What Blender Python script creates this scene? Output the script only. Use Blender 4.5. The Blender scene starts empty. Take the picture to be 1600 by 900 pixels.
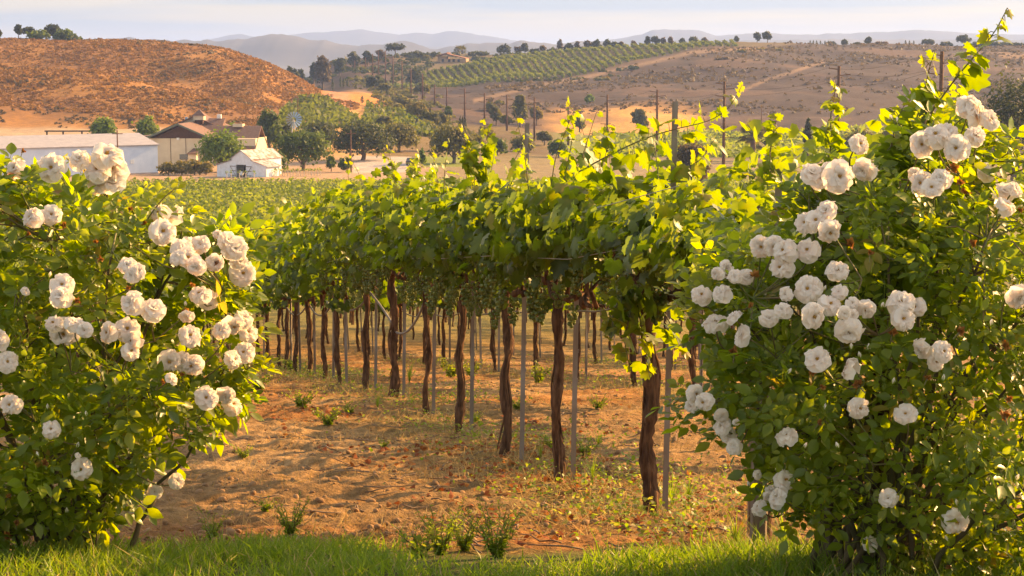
import bpy, math, random
import numpy as np
from mathutils import Vector
rng = np.random.default_rng(7)
random.seed(7)
S = bpy.context.scene
COL = S.collection
R = math.radians

# ------------------------------------------------------------------ camera, sky, sun, exposure
F = 3000.0                      # focal length in photo pixels (1600 wide)
PITCH = math.atan(355.0 / F)
CZ = 25.0                       # camera height over the world's zero
cam = bpy.data.cameras.new('camera')
cam.lens = 36.0 * F / 1600.0
cam.sensor_width = 36.0
cam.clip_start = 0.1
cam.clip_end = 60000
camo = bpy.data.objects.new('camera', cam)
COL.objects.link(camo)
camo.location = (0, 0, CZ)
camo.rotation_euler = (math.pi / 2 - PITCH, 0, 0)
S.camera = camo
SUN_AZ, SUN_EL = 57.0, 25.0     # azimuth from the view direction towards the right
wd = bpy.data.worlds.new('World')
S.world = wd
wd.use_nodes = True
wn, wl = wd.node_tree.nodes, wd.node_tree.links
wn.clear()
sky = wn.new('ShaderNodeTexSky')
sky.sky_type = 'NISHITA'
sky.sun_disc = False
sky.sun_elevation = R(SUN_EL)
sky.sun_rotation = R(SUN_AZ)
sky.altitude = 400
sky.air_density = 1.0
sky.dust_density = 2.0
sky.ozone_density = 1.6
tc = wn.new('ShaderNodeTexCoord')
mp = wn.new('ShaderNodeMapping')
mp.inputs['Scale'].default_value = (2.2, 2.2, 15.0)
nz = wn.new('ShaderNodeTexNoise')
nz.inputs['Scale'].default_value = 2.4
nz.inputs['Detail'].default_value = 7
nz.inputs['Roughness'].default_value = 0.55
rp = wn.new('ShaderNodeValToRGB')
rp.color_ramp.elements[0].position = 0.42
rp.color_ramp.elements[0].color = (0, 0, 0, 1)
rp.color_ramp.elements[1].position = 0.74
rp.color_ramp.elements[1].color = (0.62, 0.62, 0.62, 1)
mx = wn.new('ShaderNodeMixRGB')
mx.inputs[2].default_value = (5.4, 5.1, 4.9, 1)
bg = wn.new('ShaderNodeBackground')
SKY_STRENGTH = 0.15
bg.inputs['Strength'].default_value = SKY_STRENGTH
wo = wn.new('ShaderNodeOutputWorld')
wl.new(tc.outputs['Generated'], mp.inputs[0])
wl.new(mp.outputs[0], nz.inputs['Vector'])
wl.new(nz.outputs['Fac'], rp.inputs[0])
wl.new(rp.outputs[0], mx.inputs[0])
wl.new(sky.outputs[0], mx.inputs[1])
sx = wn.new('ShaderNodeSeparateXYZ'); wl.new(tc.outputs['Generated'], sx.inputs[0])
# the dusty band of air above the horizon: cream low down, thin blue grey stratus higher, the clear sky above it
def maprange(a, b, c, d, src):
    q = wn.new('ShaderNodeMapRange')
    q.inputs[1].default_value = a; q.inputs[2].default_value = b; q.inputs[3].default_value = c; q.inputs[4].default_value = d
    wl.new(src, q.inputs[0]); return q.outputs[0]
nz2 = wn.new('ShaderNodeTexNoise'); nz2.inputs['Scale'].default_value = 3.0; nz2.inputs['Detail'].default_value = 6
mp2 = wn.new('ShaderNodeMapping'); mp2.inputs['Scale'].default_value = (1.6, 1.6, 26.0); mp2.inputs['Location'].default_value = (3.1, 0.4, 0)
wl.new(tc.outputs['Generated'], mp2.inputs[0]); wl.new(mp2.outputs[0], nz2.inputs['Vector'])
mu = wn.new('ShaderNodeMath'); mu.operation = 'ADD'
wl.new(maprange(0.006, 0.034, -0.35, 0.75, sx.outputs['Z']), mu.inputs[0]); wl.new(maprange(0.38, 0.62, -0.6, 0.6, nz2.outputs['Fac']), mu.inputs[1])
cl = wn.new('ShaderNodeClamp'); wl.new(mu.outputs[0], cl.inputs[0])
band = wn.new('ShaderNodeMixRGB'); band.inputs[1].default_value = (1.66, 1.76, 1.92, 1); band.inputs[2].default_value = (0.60, 1.20, 2.25, 1)
wl.new(cl.outputs[0], band.inputs[0])
mxb = wn.new('ShaderNodeMixRGB'); wl.new(maprange(0.07, 0.22, 0.86, 0.0, sx.outputs['Z']), mxb.inputs[0])
wl.new(mx.outputs[0], mxb.inputs[1]); wl.new(band.outputs[0], mxb.inputs[2]); wl.new(mxb.outputs[0], bg.inputs[0])
wl.new(bg.outputs[0], wo.inputs[0])
sl = bpy.data.lights.new('sun', 'SUN')
sl.energy = 5.0
sl.angle = R(0.6)
sl.color = (1.0, 0.68, 0.36)
so = bpy.data.objects.new('sun', sl)
COL.objects.link(so)
so.location = (60, 40, 80)
so.rotation_euler = (math.pi / 2 - R(SUN_EL), 0, math.pi - R(SUN_AZ))
S.view_settings.view_transform = 'Standard'
S.view_settings.look = 'None'
S.view_settings.gamma = 1
S.view_settings.use_curve_mapping = False
S.view_settings.exposure = 1.46
S.view_settings.use_white_balance = True          # the camera's white balance, set warm as in the photograph
S.view_settings.white_balance_temperature = 9500
S.view_settings.white_balance_tint = 12
S.render.engine = 'CYCLES'
S.cycles.use_denoising = True
S.cycles.max_bounces = 7
S.cycles.diffuse_bounces = 4
S.cycles.transmission_bounces = 5
S.cycles.volume_bounces = 0
S.cycles.caustics_reflective = False
S.cycles.caustics_refractive = False

# ------------------------------------------------------------------ helpers
def P(px, py, Y):
    u = (px - 800.0) / F
    v = (450.0 - py) / F
    dy = math.cos(PITCH) + v * math.sin(PITCH)
    dz = -math.sin(PITCH) + v * math.cos(PITCH)
    return Vector((u / dy * Y, Y, dz / dy * Y + CZ))

def Pn(px, py, Y):
    px, py, Y = np.broadcast_arrays(np.asarray(px, float), np.asarray(py, float), np.asarray(Y, float))
    u = (px - 800.0) / F
    v = (450.0 - py) / F
    dy = math.cos(PITCH) + v * math.sin(PITCH)
    dz = -math.sin(PITCH) + v * math.cos(PITCH)
    return np.stack([u / dy * Y, Y, dz / dy * Y + CZ], -1)

def zpy(py, Y):
    return P(800, py, Y).z

def hash2(ix, iy, seed):
    h = np.sin(ix * 127.1 + iy * 311.7 + seed * 74.7) * 43758.5453
    return h - np.floor(h)

def vnoise(x, y, seed=0):
    ix, iy = np.floor(x), np.floor(y)
    fx, fy = x - ix, y - iy
    fx = fx * fx * (3 - 2 * fx)
    fy = fy * fy * (3 - 2 * fy)
    a = hash2(ix, iy, seed); b = hash2(ix + 1, iy, seed)
    c = hash2(ix, iy + 1, seed); d = hash2(ix + 1, iy + 1, seed)
    return (a * (1 - fx) + b * fx) * (1 - fy) + (c * (1 - fx) + d * fx) * fy

def fbm(x, y, octaves=4, seed=0):
    t = 0; a = 0.5; s = 0
    for k in range(octaves):
        t = t + a * vnoise(x * 2 ** k, y * 2 ** k, seed + k); s += a; a *= 0.5
    return t / s

def sstep(a, b, x):
    t = np.clip((x - a) / (b - a), 0, 1)
    return t * t * (3 - 2 * t)

def pchip(x, y, xq):
    x = np.asarray(x, float); y = np.asarray(y, float)
    h = np.diff(x); d = np.diff(y) / h
    m = np.zeros_like(y)
    for i in range(1, len(x) - 1):
        if d[i - 1] * d[i] > 0:
            w1 = 2 * h[i] + h[i - 1]; w2 = h[i] + 2 * h[i - 1]
            m[i] = (w1 + w2) / (w1 / d[i - 1] + w2 / d[i])
    m[0] = d[0]; m[-1] = d[-1]
    xq = np.clip(xq, x[0], x[-1])
    i = np.clip(np.searchsorted(x, xq) - 1, 0, len(h) - 1)
    t = (xq - x[i]) / h[i]
    return ((1 + 2 * t) * (1 - t) ** 2 * y[i] + t * (1 - t) ** 2 * h[i] * m[i]
            + t * t * (3 - 2 * t) * y[i + 1] + t * t * (t - 1) * h[i] * m[i + 1])

class MB:
    """collects geometry for one mesh object"""
    def __init__(s):
        s.V = []; s.L = []; s.N = []; s.M = []; s.A = []; s.n = 0
    def add(s, V, Fc, rnd=0.5, mat=0):
        V = np.asarray(V, float).reshape(-1, 3)
        if isinstance(Fc, np.ndarray):
            s.L.append((Fc + s.n).ravel()); s.N.append(np.full(len(Fc), Fc.shape[1])); k = len(Fc)
        else:
            s.L.append(np.array([i + s.n for f in Fc for i in f])); s.N.append(np.array([len(f) for f in Fc])); k = len(Fc)
        s.M.append(np.full(k, mat))
        s.A.append(np.broadcast_to(np.asarray(rnd, float), (len(V),)).copy())
        s.V.append(V); s.n += len(V)
        return s
    def box(s, c, d, rz=0.0, rnd=0.5, mat=0):
        x, y, z = d[0] / 2, d[1] / 2, d[2] / 2
        V = np.array([[-x, -y, -z], [x, -y, -z], [x, y, -z], [-x, y, -z], [-x, -y, z], [x, -y, z], [x, y, z], [-x, y, z]])
        ca, sa = math.cos(rz), math.sin(rz)
        V = V @ np.array([[ca, sa, 0], [-sa, ca, 0], [0, 0, 1]]) + np.array(c)
        return s.add(V, [(0, 3, 2, 1), (4, 5, 6, 7), (0, 1, 5, 4), (1, 2, 6, 5), (2, 3, 7, 6), (3, 0, 4, 7)], rnd, mat)
    def tube(s, pts, rad, seg=8, rnd=0.5, mat=0, lump=0.0, cap=True):
        pts = np.asarray(pts, float); n = len(pts)
        rad = np.broadcast_to(np.asarray(rad, float), (n,))
        T = np.gradient(pts, axis=0); T /= np.linalg.norm(T, axis=1)[:, None] + 1e-9
        ref = np.array([1.0, 0, 0]) if abs(T[:, 0]).mean() < 0.8 else np.array([0, 0, 1.0])
        A = np.cross(T, ref); A /= np.linalg.norm(A, axis=1)[:, None] + 1e-9
        B = np.cross(T, A)
        th = np.linspace(0, 2 * math.pi, seg, endpoint=False)
        rr = rad[:, None] * (1 + lump * rng.uniform(-1, 1, (n, seg)))
        V = pts[:, None, :] + rr[..., None] * (np.cos(th)[None, :, None] * A[:, None, :] + np.sin(th)[None, :, None] * B[:, None, :])
        i = np.arange(n - 1)[:, None] * seg; j = np.arange(seg)[None, :]; k = (j + 1) % seg
        Fc = np.stack([i + j, i + k, i + seg + k, i + seg + j], -1).reshape(-1, 4)
        s.add(V.reshape(-1, 3), Fc, rnd, mat)
        if cap:
            b = s.n - n * seg
            s.L.append(np.arange(seg)[::-1] + b); s.N.append(np.array([seg])); s.M.append(np.array([mat]))
            s.L.append(np.arange(seg) + b + (n - 1) * seg); s.N.append(np.array([seg])); s.M.append(np.array([mat]))
        return s
    def scatter(s, tv, tf, pos, rot, scale, rnd, mat=0, tvr=None):
        pos = np.asarray(pos, float); N = len(pos)
        if N == 0: return s
        sc = np.asarray(scale, float)
        if sc.ndim == 1: sc = sc[:, None, None]
        elif sc.ndim == 2: sc = sc[:, None, :]
        V = np.einsum('nij,nkj->nki', rot, tv[None] * sc) + pos[:, None, :]
        n = len(tv)
        Fc = (tf[None] + (np.arange(N) * n)[:, None, None]).reshape(-1, tf.shape[1])
        return s.add(V.reshape(-1, 3), Fc, (np.asarray(rnd, float)[:, None] + (0 if tvr is None else tvr[None])).ravel() if tvr is not None else np.repeat(np.asarray(rnd, float), n), mat)
    def mesh(s, name, mats, smooth=False):
        me = bpy.data.meshes.new(name)
        if s.n:
            V = np.concatenate(s.V); L = np.concatenate(s.L).astype(np.int32); N = np.concatenate(s.N).astype(np.int32)
            M = np.concatenate(s.M).astype(np.int32); A = np.concatenate(s.A).astype(np.float32)
            me.vertices.add(len(V)); me.vertices.foreach_set('co', V.astype(np.float32).ravel())
            me.loops.add(len(L)); me.loops.foreach_set('vertex_index', L)
            me.polygons.add(len(N))
            st = np.zeros(len(N), np.int32); st[1:] = np.cumsum(N)[:-1]
            me.polygons.foreach_set('loop_start', st)
            me.polygons.foreach_set('material_index', M)
            me.polygons.foreach_set('use_smooth', np.full(len(N), bool(smooth)))
            a = me.attributes.new('rnd', 'FLOAT', 'POINT'); a.data.foreach_set('value', A)
            me.update(calc_edges=True)
        for m in (mats if isinstance(mats, (list, tuple)) else [mats]): me.materials.append(m)
        return me
    def build(s, name, mats, parent=None, smooth=False, loc=None):
        return link(name, s.mesh(name, mats, smooth), parent, loc)

def link(name, data, parent=None, loc=None):
    o = bpy.data.objects.new(name, data)
    COL.objects.link(o)
    if parent is not None: o.parent = parent
    if loc is not None: o.location = loc
    return o

def tag(o, label=None, cat=None, group=None, kind=None):
    if label: o['label'] = label
    if cat: o['category'] = cat
    if group: o['group'] = group
    if kind: o['kind'] = kind
    return o

def thing(name, label, cat, loc, group=None, rz=0.0):
    o = link(name, None, None, loc)
    o.rotation_euler = (0, 0, rz)
    return tag(o, label, cat, group)

def copy_tree(src, loc, rz=None, scale=None, label=None, group=None):
    c = src.copy(); COL.objects.link(c)
    c.location = loc
    if rz is not None: c.rotation_euler = (0, 0, rz)
    if scale is not None: c.scale = scale if hasattr(scale, '__len__') else (scale,) * 3
    if label: c['label'] = label
    if group: c['group'] = group
    for ch in src.children:
        d = ch.copy(); COL.objects.link(d); d.parent = c
        for g in ch.children:
            e = g.copy(); COL.objects.link(e); e.parent = d
    return c

def unit(v):
    v = np.asarray(v, float)
    return v / (np.linalg.norm(v, axis=-1, keepdims=True) + 1e-9)

def frames(n, t):
    z = unit(n)
    y = unit(t - (t * z).sum(-1, keepdims=True) * z)
    x = np.cross(y, z)
    return np.stack([x, y, z], -1)

def rvec(n):
    return unit(rng.normal(size=(n, 3)))

# ------------------------------------------------------------------ materials
def newmat(name):
    m = bpy.data.materials.new(name); m.use_nodes = True
    nt = m.node_tree; nt.nodes.clear()
    out = nt.nodes.new('ShaderNodeOutputMaterial')
    return m, nt, nt.nodes, nt.links, out

def ramp(nodes, stops):
    r = nodes.new('ShaderNodeValToRGB')
    e = r.color_ramp.elements
    while len(e) > 1: e.remove(e[-1])
    e[0].position = stops[0][0]; e[0].color = (*stops[0][1], 1)
    for p, c in stops[1:]:
        k = e.new(p); k.color = (*c, 1)
    return r

def leafmat(name, stops, tstops, trans=0.45, rough=0.42, spec=0.4):
    m, nt, N, L, out = newmat(name)
    at = N.new('ShaderNodeAttribute'); at.attribute_name = 'rnd'
    a = ramp(N, stops); b = ramp(N, tstops)
    L.new(at.outputs['Fac'], a.inputs[0]); L.new(at.outputs['Fac'], b.inputs[0])
    p = N.new('ShaderNodeBsdfPrincipled')
    p.inputs['Roughness'].default_value = rough
    p.inputs['Specular IOR Level'].default_value = spec
    t = N.new('ShaderNodeBsdfTranslucent')
    mxs = N.new('ShaderNodeMixShader'); mxs.inputs[0].default_value = trans
    L.new(a.outputs[0], p.inputs['Base Color']); L.new(b.outputs[0], t.inputs[0])
    L.new(p.outputs[0], mxs.inputs[1]); L.new(t.outputs[0], mxs.inputs[2]); L.new(mxs.outputs[0], out.inputs[0])
    return m

def mat(name, c1, c2=None, scale=6.0, rough=0.8, bump=0.0, stretch=(1, 1, 1), metal=0.0, spec=0.3, detail=5, lo=0.35, hi=0.65, wave=None):
    m, nt, N, L, out = newmat(name)
    p = N.new('ShaderNodeBsdfPrincipled')
    p.inputs['Roughness'].default_value = rough; p.inputs['Metallic'].default_value = metal
    p.inputs['Specular IOR Level'].default_value = spec
    L.new(p.outputs[0], out.inputs[0])
    if c2 is None: c2 = tuple(0.8 * x for x in c1)
    tc = N.new('ShaderNodeTexCoord'); mp = N.new('ShaderNodeMapping'); mp.inputs['Scale'].default_value = stretch
    nz = N.new('ShaderNodeTexNoise'); nz.inputs['Scale'].default_value = scale; nz.inputs['Detail'].default_value = detail
    L.new(tc.outputs['Object'], mp.inputs[0]); L.new(mp.outputs[0], nz.inputs['Vector'])
    r = ramp(N, [(lo, c1), (hi, c2)])
    L.new(nz.outputs['Fac'], r.inputs[0]); L.new(r.outputs[0], p.inputs['Base Color'])
    h = nz.outputs['Fac']
    if wave:                                     # ribs of sheet metal / courses of boards
        w = N.new('ShaderNodeTexWave'); w.wave_type = 'BANDS'; w.bands_direction = wave[0]
        w.inputs['Scale'].default_value = wave[1]; w.inputs['Distortion'].default_value = 0
        L.new(tc.outputs['Object'], w.inputs['Vector']); h = w.outputs['Fac']
    if bump:
        b = N.new('ShaderNodeBump'); b.inputs['Strength'].default_value = bump; b.inputs['Distance'].default_value = 0.02 if not wave else 0.1
        L.new(h, b.inputs['Height']); L.new(b.outputs[0], p.inputs['Normal'])
    return m

M = {}
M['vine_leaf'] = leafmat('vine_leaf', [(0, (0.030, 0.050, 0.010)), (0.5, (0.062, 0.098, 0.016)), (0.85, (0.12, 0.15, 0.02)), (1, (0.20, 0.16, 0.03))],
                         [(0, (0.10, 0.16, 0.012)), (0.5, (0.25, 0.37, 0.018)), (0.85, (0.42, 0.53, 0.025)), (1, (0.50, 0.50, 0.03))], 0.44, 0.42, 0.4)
M['rose_leaf'] = leafmat('rose_leaf', [(0, (0.055, 0.095, 0.013)), (0.5, (0.115, 0.16, 0.018)), (0.9, (0.18, 0.20, 0.025)), (1, (0.22, 0.14, 0.03))],
                         [(0, (0.24, 0.36, 0.018)), (0.5, (0.42, 0.54, 0.025)), (0.9, (0.60, 0.60, 0.03)), (1, (0.5, 0.3, 0.05))], 0.54, 0.36, 0.5)
M['grass'] = leafmat('grass_blade', [(0, (0.06, 0.12, 0.015)), (0.7, (0.13, 0.19, 0.02)), (0.92, (0.16, 0.17, 0.04)), (1, (0.35, 0.27, 0.12))],
                     [(0, (0.20, 0.36, 0.02)), (0.7, (0.34, 0.48, 0.03)), (0.92, (0.46, 0.44, 0.06)), (1, (0.55, 0.42, 0.18))], 0.45, 0.45, 0.3)
M['straw'] = leafmat('straw', [(0, (0.20, 0.13, 0.05)), (1, (0.42, 0.30, 0.14))], [(0, (0.35, 0.2, 0.06)), (1, (0.6, 0.4, 0.16))], 0.35, 0.7, 0.2)
M['litter'] = leafmat('dead_leaf', [(0, (0.12, 0.035, 0.015)), (0.5, (0.26, 0.065, 0.022)), (1, (0.34, 0.17, 0.06))], [(0, (0.3, 0.07, 0.02)), (1, (0.5, 0.22, 0.06))], 0.3, 0.7, 0.2)
M['petal'] = leafmat('petal', [(0, (0.88, 0.60, 0.44)), (0.55, (0.90, 0.79, 0.68)), (1, (0.91, 0.85, 0.77))],
                     [(0, (0.9, 0.70, 0.55)), (0.6, (0.92, 0.80, 0.66)), (1, (0.97, 0.91, 0.82))], 0.52, 0.6, 0.15)
M['stamen'] = mat('stamen', (0.55, 0.30, 0.05), (0.35, 0.18, 0.03), 40)
M['spent'] = leafmat('spent_petal', [(0, (0.20, 0.07, 0.02)), (1, (0.45, 0.20, 0.05))], [(0, (0.4, 0.13, 0.03)), (1, (0.6, 0.28, 0.06))], 0.3, 0.7, 0.2)
M['cane'] = mat('green_cane', (0.11, 0.13, 0.035), (0.16, 0.10, 0.05), 9, 0.6)
M['rosewood'] = mat('rose_wood', (0.12, 0.075, 0.04), (0.08, 0.07, 0.03), 9, 0.8)
M['bark'] = mat('vine_bark', (0.065, 0.033, 0.02), (0.20, 0.105, 0.06), 40, 0.95, 1.0, (1, 1, 0.22), spec=0.1, lo=0.38, hi=0.72)
M['treebark'] = mat('tree_bark', (0.12, 0.08, 0.055), (0.2, 0.14, 0.1), 4, 0.95, 0.3, (1, 1, 0.2))
M['stake'] = mat('stake_metal', (0.30, 0.27, 0.25), (0.20, 0.14, 0.10), 14, 0.55, 0.1, (1, 1, 0.2), metal=0.35)
M['wood'] = mat('weathered_wood', (0.24, 0.17, 0.12), (0.12, 0.075, 0.05), 16, 0.9, 0.5, (1, 1, 0.08))
M['hose'] = mat('drip_hose', (0.22, 0.20, 0.18), (0.12, 0.1, 0.09), 20, 0.5)
M['wire'] = mat('wire', (0.35, 0.33, 0.3), None, 20, 0.4, metal=0.8)
M['grape'] = leafmat('grape', [(0, (0.10, 0.13, 0.02)), (1, (0.20, 0.22, 0.05))], [(0, (0.3, 0.36, 0.04)), (1, (0.45, 0.45, 0.08))], 0.35, 0.3, 0.5)
def treemat(name, a, b, ta, tb, tr=0.3):
    M[name] = leafmat(name, [(0, a), (1, b)], [(0, ta), (1, tb)], tr, 0.6, 0.2)
treemat('tree_green', (0.030, 0.055, 0.012), (0.075, 0.11, 0.02), (0.12, 0.2, 0.02), (0.26, 0.34, 0.03))
treemat('tree_bright', (0.06, 0.11, 0.015), (0.11, 0.16, 0.02), (0.2, 0.32, 0.02), (0.34, 0.44, 0.03))
treemat('tree_olive', (0.06, 0.065, 0.02), (0.12, 0.11, 0.035), (0.2, 0.2, 0.03), (0.34, 0.30, 0.05))
treemat('tree_dark', (0.022, 0.035, 0.014), (0.05, 0.06, 0.02), (0.06, 0.09, 0.02), (0.15, 0.16, 0.03))
treemat('tree_brown', (0.06, 0.045, 0.025), (0.11, 0.08, 0.04), (0.15, 0.1, 0.03), (0.25, 0.17, 0.06))
treemat('tree_yellow', (0.13, 0.11, 0.03), (0.22, 0.17, 0.04), (0.34, 0.28, 0.05), (0.5, 0.38, 0.06))
treemat('scrub', (0.14, 0.066, 0.021), (0.28, 0.135, 0.034), (0.25, 0.12, 0.025), (0.5, 0.26, 0.06))
treemat('ridge_vine', (0.03, 0.05, 0.012), (0.075, 0.095, 0.02), (0.12, 0.18, 0.02), (0.26, 0.30, 0.03), 0.35)
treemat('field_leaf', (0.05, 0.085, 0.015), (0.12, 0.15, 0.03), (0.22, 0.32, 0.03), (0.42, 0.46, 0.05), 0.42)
M['pole'] = mat('pole_wood', (0.16, 0.075, 0.04), (0.1, 0.05, 0.03), 3, 0.9)
M['shed_wall'] = mat('shed_metal', (0.58, 0.67, 0.80), (0.50, 0.60, 0.74), 0.7, 0.5, 0.35, wave=('X', 1.6))
M['shed_roof'] = mat('shed_roof', (0.33, 0.30, 0.31), (0.27, 0.25, 0.26), 0.8, 0.6, 0.3, wave=('X', 1.6))
M['cream'] = mat('cream_stucco', (0.62, 0.52, 0.38), (0.56, 0.46, 0.33), 0.8, 0.9)
M['brownroof'] = mat('brown_shingle', (0.20, 0.115, 0.085), (0.15, 0.085, 0.065), 2.5, 0.9, 0.5, wave=('Z', 2.2))
M['browngable'] = mat('brown_siding', (0.10, 0.05, 0.035), (0.075, 0.038, 0.028), 2.5, 0.9, 0.4, wave=('Z', 3))
M['greentrim'] = mat('green_trim', (0.10, 0.12, 0.085), None, 3, 0.7)
M['whitewood'] = mat('white_boards', (0.76, 0.78, 0.82), (0.66, 0.66, 0.67), 1.5, 0.8, 0.3, wave=('X', 3))
M['rustroof'] = mat('rusty_sheet', (0.42, 0.40, 0.40), (0.28, 0.17, 0.12), 1.3, 0.7, 0.3, (1, 1, 1), wave=('X', 2.4), lo=0.42, hi=0.6)
M['dark'] = mat('interior_shade_panel', (0.02, 0.015, 0.012), None, 3, 0.9)  # near-black colour with the barn's inner shade put into it
M['glass'] = mat('dark_glass', (0.03, 0.04, 0.05), None, 3, 0.15, spec=0.6)
M['blueblade'] = mat('pale_blue_blade', (0.26, 0.36, 0.48), (0.20, 0.30, 0.42), 3, 0.4, metal=0.4)
M['terracotta'] = mat('house_wall', (0.42, 0.25, 0.14), (0.36, 0.21, 0.12), 0.6, 0.9)
M['tileroof'] = mat('tile_roof', (0.26, 0.12, 0.07), (0.2, 0.09, 0.055), 1, 0.9)
M['fence'] = mat('fence_wood', (0.06, 0.045, 0.035), None, 3, 0.9)
M['carpaint'] = mat('grey_car_paint', (0.04, 0.04, 0.045), None, 1, 0.3, spec=0.6)
M['rubber'] = mat('rubber', (0.02, 0.02, 0.02), None, 5, 0.8)
M['white'] = mat('white_paint', (0.75, 0.75, 0.74), None, 4, 0.6)
M['clod'] = mat('soil_clod', (0.30, 0.17, 0.085), (0.20, 0.11, 0.055), 12, 0.95, 0.4)

# ------------------------------------------------------------------ the ground: one sheet from the lawn to the far plain
NEAR = [(6.5, zpy(903, 6.5)), (7.6, zpy(862, 7.6)), (9.3, zpy(812, 9.3)), (10.8, zpy(758, 10.8)), (12.3, zpy(714, 12.3)), (13.9, zpy(678, 13.9)),
        (15.5, zpy(648, 15.5)), (17.2, zpy(626, 17.2)), (19.2, zpy(609, 19.2)), (21.8, zpy(597, 21.8)), (25, zpy(587, 25)), (31, zpy(573, 31))]
NEAR = [(0.0, CZ - 1.66), (3, CZ - 1.66)] + NEAR + [(45, CZ - 6.75), (60, CZ - 8.4), (100, CZ - 11.6), (150, CZ - 14.8), (200, CZ - 17.3), (300, CZ - 20.6), (350, CZ - 21.7)]
FAR = {
    -260: [(385, 272), (440, 240), (480, 222), (520, 205), (560, 165), (610, 112), (645, 122), (720, 70), (760, 68), (900, 90)],
    0:    [(385, 272), (440, 240), (480, 218), (520, 198), (560, 160), (610, 109), (645, 121), (720, 68), (760, 66), (900, 88)],
    130:  [(385, 272), (440, 240), (480, 217), (520, 198), (560, 160), (605, 114), (640, 126), (720, 67), (760, 66), (900, 88)],
    230:  [(385, 271), (440, 240), (480, 220), (520, 198), (560, 165), (595, 133), (630, 140), (720, 66), (760, 66), (900, 90)],
    330:  [(385, 270), (440, 240), (490, 215), (540, 192), (580, 150), (615, 152), (680, 90), (720, 72), (760, 75), (900, 105)],
    400:  [(385, 268), (440, 240), (490, 212), (540, 188), (590, 158), (640, 128), (690, 95), (715, 93), (760, 102), (900, 122)],
    440:  [(385, 267), (440, 238), (490, 208), (540, 183), (590, 164), (650, 140), (690, 112), (720, 111), (780, 124), (900, 128)],
    470:  [(385, 267), (440, 237), (490, 207), (540, 186), (600, 165), (650, 145), (690, 127), (725, 126), (790, 138), (900, 135)],
    500:  [(385, 266), (440, 236), (490, 206), (540, 190), (600, 164), (660, 148), (690, 143), (740, 145), (820, 150), (900, 142), (1000, 118), (1080, 104), (1200, 112)],
    560:  [(385, 265), (440, 238), (490, 208), (560, 188), (620, 170), (700, 148), (730, 143), (800, 143), (900, 126), (1000, 103), (1080, 94), (1200, 100)],
    620:  [(385, 264), (440, 240), (490, 215), (560, 196), (620, 182), (680, 166), (740, 158), (800, 150), (900, 134), (1000, 105), (1080, 88), (1200, 95)],
    700:  [(385, 263), (440, 243), (500, 222), (600, 196), (700, 168), (800, 150), (860, 139), (930, 122), (1000, 106), (1080, 87), (1200, 95)],
    800:  [(385, 264), (440, 246), (500, 228), (620, 200), (720, 168), (800, 142), (860, 128), (940, 108), (1020, 92), (1090, 86), (1200, 93)],
    900:  [(385, 266), (440, 250), (500, 234), (620, 207), (720, 172), (800, 142), (860, 126), (940, 104), (1000, 88), (1050, 78), (1200, 84)],
    1000: [(385, 266), (440, 251), (500, 236), (620, 207), (720, 166), (800, 138), (860, 121), (940, 96), (1000, 82), (1050, 73), (1200, 80)],
    1130: [(385, 266), (440, 252), (500, 237), (630, 206), (720, 166), (800, 132), (860, 108), (940, 84), (1000, 73), (1050, 69), (1200, 78)],
    1300: [(385, 266), (440, 253), (500, 238), (630, 207), (720, 168), (800, 132), (870, 108), (940, 90), (1000, 79), (1060, 72), (1200, 80)],
    1500: [(385, 266), (440, 254), (500, 240), (630, 210), (720, 172), (800, 136), (880, 110), (960, 90), (1030, 78), (1080, 73), (1200, 80)],
    1860: [(385, 266), (440, 254), (500, 240), (630, 210), (720, 172), (800, 136), (880, 110), (960, 90), (1030, 80), (1080, 74), (1200, 80)],
}
def s_of_px(px): return (px - 800.0) / (F * 1.0069)
GS = np.concatenate([np.linspace(-1.2, -0.36, 22)[:-1], np.arange(-0.36, 0.3601, 0.0013), np.linspace(0.36, 1.2, 22)[1:]])
GY = np.concatenate([np.arange(2.0, 4.0, 0.25), np.arange(4.0, 12, 0.03), 12 * 1.0038 ** np.arange(0, 335), 43 * 1.0075 ** np.arange(0, 480)])
GY = GY[GY < 1500]
GY = np.concatenate([GY, np.geomspace(1540, 15500, 26)])
cols = sorted(FAR)
colZ = []
for c in cols:
    far = [(y, zpy(p, y)) for y, p in FAR[c]]
    tail = [(1600, CZ - 18), (2500, CZ - 34), (4000, CZ - 45), (15500, CZ - 50)]
    pts = NEAR + far + tail
    colZ.append(pchip([p[0] for p in pts], [p[1] for p in pts], GY))
colZ = np.array(colZ)
cs = np.array([s_of_px(c) for c in cols])
ZT = np.empty((len(GY), len(GS)))
gsq = np.clip(GS, cs[0], cs[-1])
for k in range(len(GY)):
    ZT[k] = pchip(cs, colZ[:, k], gsq)
for _ in range(2):                                   # soften the creases between the profiles
    ZT[400:, 1:-1] = 0.25 * ZT[400:, :-2] + 0.5 * ZT[400:, 1:-1] + 0.25 * ZT[400:, 2:]
GX, GYY = GS[None, :] * GY[:, None], np.broadcast_to(GY[:, None], (len(GY), len(GS)))
PX = 800 + GS[None, :] * F * 1.0069 + 0 * GYY
hillw = sstep(430, 560, GYY) * (1 - sstep(1500, 3000, GYY))
ZT += hillw * ((fbm(GX / 42, GYY / 42, 4, 3) - 0.5) * 5.0 + (fbm(GX / 11, GYY / 11, 3, 9) - 0.5) * 1.1)
ZBASE = ZT.copy()
nearw = 1 - sstep(30, 70, GYY)
soil = sstep(7.3, 8.2, GYY + 0.5 * (fbm(GX * 1.3, GYY * 1.3, 3, 5) - 0.5))
ZT += nearw * (0.3 + 0.7 * soil) * ((fbm(GX * 1.6, GYY * 1.6, 3, 11) - 0.5) * 0.09 + (fbm(GX * 5, GYY * 5.5, 3, 21) - 0.5) * 0.05 + (fbm(GX * 16, GYY * 17, 2, 31) - 0.5) * 0.032)
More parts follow.
